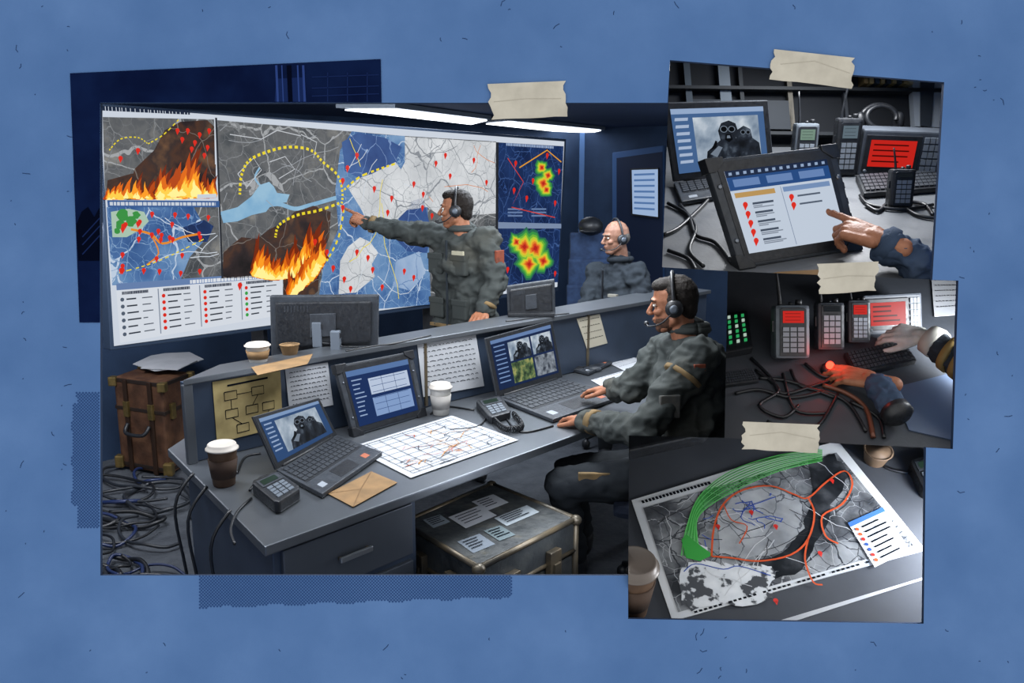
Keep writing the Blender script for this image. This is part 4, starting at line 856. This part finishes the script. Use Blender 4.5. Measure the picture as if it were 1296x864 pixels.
# ================= display box 2: radios =================
T2=tb(42.5,(1060,562),2.38)
o=Ob('work_table',2);o.prism([T2(x,y) for x,y in ((880,574),(1325,574),(1325,300),(880,300))],-T2.n*.03,dsk2)
o=Ob('led_control_panel',2);q=PQ(T2,[(912,405),(944,401),(951,448),(914,455)],.03);o.pr(q,[(0,0),(1,0),(1,1),(0,1)],-.03,0,black,.006)
for i in range(6):
    for j in range(3):o.pr(q,[(.2+j*.26,.12+i*.13),(.3+j*.26,.12+i*.13),(.3+j*.26,.18+i*.13),(.2+j*.26,.18+i*.13)],0,.004,E('#2fa860' if (i+j)%3 else '#b8d0c0',.8))
radio('handheld_radio',2,T2,998,460,44,68,.75,silver,rs,(-4,44),.0,.02);radio('handheld_radio',2,T2,1047,449,34,60,.75,dkgrey,E('#20262c',.5),(-3,40),0,.02,(.08,.2));radio('handheld_radio',2,T2,1083,440,28,54,.75,dkgrey,rs,(-8,36),0,.02)
console('radio_base_console',2,T2,[(1094,424),(1168,420)],50,grb,.76,.7)
keyboard('computer_keyboard',2,T2,[(1066,452),(1140,436),(1158,462),(1080,480)])
keyboard('computer_keyboard',2,T2,[(905,476),(952,471),(960,486),(908,493)],.012)
sheet('pinned_note',T2,[(1178,352),(1222,352),(1222,399),(1182,402)],paper,rows(6),g=2)
o=Ob('pale_desk_edge',2);o.pr(T2,[(1128,492),(1215,470),(1215,560),(1150,545)],0,.004,C('#55647c',.4))  # paler bluish slab for the right edge of the desk
o=Ob('radio_cables',2)
for P in ([(950,455),(975,480),(990,500),(1030,490),(1060,480)],[(955,470),(985,495),(960,515),(990,530),(1010,515)],[(1000,470),(1012,490),(1050,500),(1075,515),(1095,548)],[(1018,462),(1040,478),(1060,478)],[(930,500),(960,495),(1000,505),(1040,498)],[(990,475),(1005,520),(1045,525)],[(970,535),(1000,548),(1035,540),(1060,500)],[(1075,510),(1110,530),(1118,556)],[(960,480),(1000,485),(1055,505)]):
    o.tube([T2(x,y)+T2.n*.007 for x,y in P],.005,rubber)
o.tube([T2(x,y)+T2.n*.009 for x,y in ((1040,490),(1070,500),(1095,520),(1104,556))],.007,mat('copper_cable','#6a4030',.4,.3))
o=Ob('gloved_hand',2);w=T2(1158,452)+T2.n*.085;t=T2(1108,434)+T2.n*.05
hand(o,w,t-w,T2.n*.9-FW*.4,.86,mat('white_glove','#c6c7c2',.85,h2='#adaea8',sc=30,detail=8,bump=.3,bs=60),[(.3,.5,.3),(.35,.6,.3),(.5,.6,.4),(.6,.7,.4)],1,.0032)
e=T2(1232,505)+T2.n*.1;w2=w.lerp(e,.22);o.fuse([capsule(w2,.042,e,.062)],.005,jacket2,2,.014,20);o.lathe(w2-(e-w2).normalized()*.035,(e-w2),[(.03,0),(.043,.003),(.046,.035),(.04,.04)],mat('glove_cuff','#a3a198',.8),24)
for t_ in (.25,.5):o.lathe(w2.lerp(e,t_),(e-w2),[(.048,0),(.054+t_*.012,.002),(.056+t_*.012,.022),(.05,.024)],mat('yellow_trim','#7a6438',.8),24)
o=Ob('hand_lit_by_indicator',2);w=T2(1100,497)+T2.n*.05;t=T2(1050,480)+T2.n*.03
hand(o,w,t-w,T2.n,.9,skin,[(.15,.3,.2),(.25,.4,.3),(.4,.5,.3),(.5,.5,.3)],-1,.0032)
e=T2(1130,540)+T2.n*.05;w2=w.lerp(e,.12);o.fuse([capsule(w2,.034,w2.lerp(e,.75),.038)],.005,bjs,2,.008,25);o.lathe(w2.lerp(e,.78),(e-w2),[(.03,0),(.040,.004),(.042,.03),(.03,.04)],black,24)
o=Ob('red_indicator_lamp',2);q=T2(1048,470)+T2.n*.015;o.lathe(q-T2.n*.014,T2.n,[(.022,0),(.022,.014),(.016,.018)],black,20);o.el(q+T2.n*.010,(.012,.012,.012),mat('red_glow','#ff3020',em=8))
# ================= display box 3: map =================
T3=tb(41.5,(985,790),2.38)
o=Ob('work_table',3);o.prism([T3(x,y) for x,y in ((770,810),(1325,810),(1325,535),(770,535))],-T3.n*.03,mat('matte_worktop','#3a3e45',.75,h2='#42464d',sc=5,detail=8))
o=Ob('printed_incident_map',3)
MQ=[(799,634),(1060,559),(1171,697),(851,787)];o.pr(T3,[MQ[0],(930,594),MQ[1],(1114,626),MQ[2],(1014,740),MQ[3],(824,708)],.002,.005,mat('map_paper','#cdd1d5',.95,h2='#bcc1c6',sc=7,spec=0))
mg=mat('map_relief_grey','#666666',.95,sc=9,detail=15,stops=[(.3,'#303337'),(.42,'#54575c'),(.52,'#7b7f83'),(.62,'#8d9195'),(.75,'#5a5d62')],vor=[(7,'#35383d',.012),(16,'#9a9ea2',.012),(11,'#45484d',.014)],spec=0);md=mat('map_dark','#333333',.95,sc=12,detail=15,stops=[(.3,'#141619'),(.5,'#26292d'),(.7,'#4a4d52')],spec=0)
ml=mat('map_light','#9a9ea4',.95,sc=10,detail=15,stops=[(.3,'#777b80'),(.55,'#9ca0a4'),(.75,'#b0b4b8')],vor=[(12,'#5a5e64',.015)],spec=0);wt=mat('map_snow','#c9ced4',.95,sc=22,detail=15,stops=[(.45,'#4a4d52'),(.49,'#c4c9ce'),(.7,'#d4d8dc')],spec=0)
IQ=[(814,644),(1058,574),(1156,692),(858,776)];h=.006
def ragged(P,amp,k=4):
    o_=[]
    for i in range(len(P)):
        a,b=P[i],P[(i+1)%len(P)]
        for j in range(k):
            t=j/k;o_.append((a[0]+(b[0]-a[0])*t+(random.uniform(-amp,amp) if j else 0),a[1]+(b[1]-a[1])*t+(random.uniform(-amp,amp) if j else 0)))
    return o_
o.poly(T3,IQ,mg,h)
o.poly(T3,ragged([(1022,584),(1056,576),(1080,600),(1050,640),(1038,680),(1015,722),(960,745),(925,748),(940,722),(990,700),(1016,660),(1028,620)],4),md,h+.0004)
o.poly(T3,ragged([(908,655),(925,632),(955,622),(985,618),(1015,640),(1018,670),(990,698),(945,708),(910,702)],2),ml,h+.0005)
o.poly(T3,ragged([(862,720),(885,706),(900,712),(925,716),(965,716),(985,724),(972,745),(975,757),(930,768),(880,772),(862,768)],5),wt,h+.0008)
o.poly(T3,ragged([(880,690),(895,694),(892,706),(878,704)],2),wt,h+.001)
roads(o,T3,IQ,14,C('#b9bdc2',.9),.0022,h+.0012,.06);roads(o,T3,IQ,12,C('#26282c',.9),.0022,h+.0012,.06)
bl=C('#2a4a9a',.85)
roads(o,T3,[(912,640),(985,622),(1010,650),(925,700)],12,bl,.003,h+.0014,.09,.7);roads(o,T3,[(850,640),(905,640),(912,690),(870,720)],7,bl,.0025,h+.0014,.14);roads(o,T3,[(1080,640),(1130,640),(1150,690),(1090,700)],4,bl,.0025,h+.0014,.14)
o.line(T3,[(865,725),(880,715),(915,722),(935,718),(975,730)],.003,bl,h+.0014,4)
g1=C('#36963f',.85);g2=C('#5cb860',.85)
for i in range(9):
    f=i/8;o.line(T3,[(1040,571+f*14),(985,578+f*20),(925,598+f*27),(885,630+f*23),(868+f*14,672+f*12),(862+f*26,705)],.0036,g1 if i%2 else g2,h+.0016+.0001*i,6)
o.poly(T3,[(862,685),(868,678),(880,688),(902,704),(885,712),(868,708)],g1,h+.0027)
og=C('#c04e26',.8)
o.line(T3,[(900,706),(903,670),(915,640),(940,622),(975,617),(1005,628),(1022,632),(1045,612),(1068,598),(1078,615),(1065,640),(1040,655),(1044,680),(1060,690)],.0055,og,h+.003,4)
o.line(T3,[(1022,632),(1030,652),(1022,684),(1000,704),(960,712),(925,708),(900,706)],.0055,og,h+.003,4)
o.line(T3,[(1022,684),(1018,710),(1028,738),(1040,742)],.005,og,h+.003,4);o.line(T3,[(915,640),(925,660),(945,668),(935,690)],.0035,og,h+.003,4)
for p in ((908,668),(981,668),(1037,702),(1052,610),(981,762),(950,650)):o.dot(T3,p,.007,red,h+.0036,10,True)
LQ=[(1072,664),(1116,644),(1150,698),(1106,720)];o.poly(T3,LQ,C('#c8cdd3',.85),h+.0034);lq=PQ(T3,LQ,h+.0034)
o.rect(lq,0,0,1,.1,C('#3a66a8',.7),.001)
for i in range(7):
    o.dot(lq,(.12,.2+i*.115),.006,C(['#c8502a','#c8502a','#c62a22','#2c4a8a','#2c4a8a','#c62a22','#c8502a'][i]),.002);o.line(lq,[(.25,.2+i*.115),(random.uniform(.6,.9),.2+i*.115)],.005,ink,.002)
for i in range(20):o.line(T3,[(812+i*4.4,637-i*1.25),(815+i*4.4,636-i*1.25)],.011,ink,h+.001)
for i in range(40):
    if i%7:o.line(T3,[(872+i*6.2,778-i*1.8),(876+i*6.2,777-i*1.8)],.006,ink,h+.001)
for i in range(8):o.line(T3,[(1098+i*6,640+i*6.5),(1106+i*6,634+i*6.5)],.003,pencil,h+.001)
cup('coffee_cup',3,T3(798,772),(T3.n+U*.4),.185,.062,cupb,mat('dark_lid','#5e5650',.4),mat('cup_sleeve2','#463830',.8))
cup('coffee_mug',3,T3(1106,583),(T3.n),.06,.045,mat('clay_mug','#6a5848',.6))
o=Ob('equipment_case',3);q=PQ(T3,[(790,545),(905,545),(890,562),(793,583)],.0);o.pr(q,[(0,0),(1,0),(1,1),(0,1)],0,.05,black,.008);o.pr(q,[(.1,.2),(.9,.2),(.85,.4),(.1,.4)],.05,.055,dkgrey)
handset('handheld_radio',3,T3,[(1146,592),(1176,584),(1200,625),(1166,634)],.04,[(1150,600),(1130,596),(1118,590),(1120,575)])
sheet('under_sheet',T3,[(985,786),(1171,730),(1171,733),(1000,788)],paper,g=3,h=.001)
for ob in OBS:ob.finish()
# ---------- lights ----------
def area(name,loc,tgt,size,en,c=(1,1,1),sy=None):
    l=bpy.data.lights.new(name,'AREA');l.energy=en;l.size=size;l.color=c
    if sy:l.shape='RECTANGLE';l.size_y=sy
    ob=bpy.data.objects.new(name,l);ob.location=loc;ob.rotation_euler=(V(tgt)-V(loc)).to_track_quat('-Z','Y').to_euler();bpy.context.scene.collection.objects.link(ob)
area('ceiling_glow_and_fill',(.3,5.6,2.22),(.3,5.5,0),1.4,50,(.84,.91,1),.5)
area('ceiling_glow_and_fill',(-.7,3.3,2.25),(-.5,4,.6),1.4,46,(.9,.94,1),.5)  # added fill above the opening, out of view, no fixture
area('ceiling_glow_and_fill',(.35,4.2,2.25),(.4,4.2,0),.8,48,(.94,.97,1),.5)  # added light over the desk, unseen, no fixture modelled
area('ceiling_glow_and_fill',(2.0,6.0,2.2),(1.2,6.6,1),.8,24,(.75,.85,1))  # added fill for the far right, hidden behind the inset boxes
area('floor_corner_fill',(-2.05,3.6,2.2),(-1.9,4.6,0),.7,42,(.9,.94,1))  # added fill brightening the cable floor, unseen past the left edge
area('case_fill',(-2.35,4.75,1.7),(-2.2,5.4,.2),.4,12,(.95,.95,1))  # added fill for the leather case, hidden left of the opening
area('under_desk_fill',(.25,3.2,.68),(-.05,3.3,.45),.3,2,(.85,.9,1))  # added fill to lift the trunk, no real lamp there
area('box_fill',dep(1080,10,2.85),dep(1030,260,2.8),.35,19,(.95,.97,1))  # added fill for the tablet box, hidden above its opening
area('box_fill',dep(1285,430,2.46),dep(1060,460,2.75),.18,8,(.93,.96,1))  # added fill for the radio box, hidden behind the front wall
area('box_fill',dep(1265,660,2.44),dep(985,690,2.6),.18,9,(.95,.97,1))  # added fill for the map box, likewise out of sight
l=bpy.data.lights.new('red_indicator_glow','POINT');l.energy=.28;l.color=(1,.08,.04);l.shadow_soft_size=.02
ob=bpy.data.objects.new('red_indicator_glow',l);ob.location=T2(1046,470)+T2.n*.08;bpy.context.scene.collection.objects.link(ob)
w=bpy.data.worlds.new('studio_ambient');bpy.context.scene.world=w;w.use_nodes=True;bg=w.node_tree.nodes['Background'];bg.inputs[0].default_value=(1,1,1,1);bg.inputs[1].default_value=1.0
cd=bpy.data.cameras.new('camera');cd.lens=F/1296*36;cd.sensor_width=36;cam=bpy.data.objects.new('camera',cd);cam.location=CAM;cam.rotation_euler=(pi/2-PT,0,0)
bpy.context.scene.collection.objects.link(cam);bpy.context.scene.camera=cam
bpy.context.scene.view_settings.view_transform='Standard'
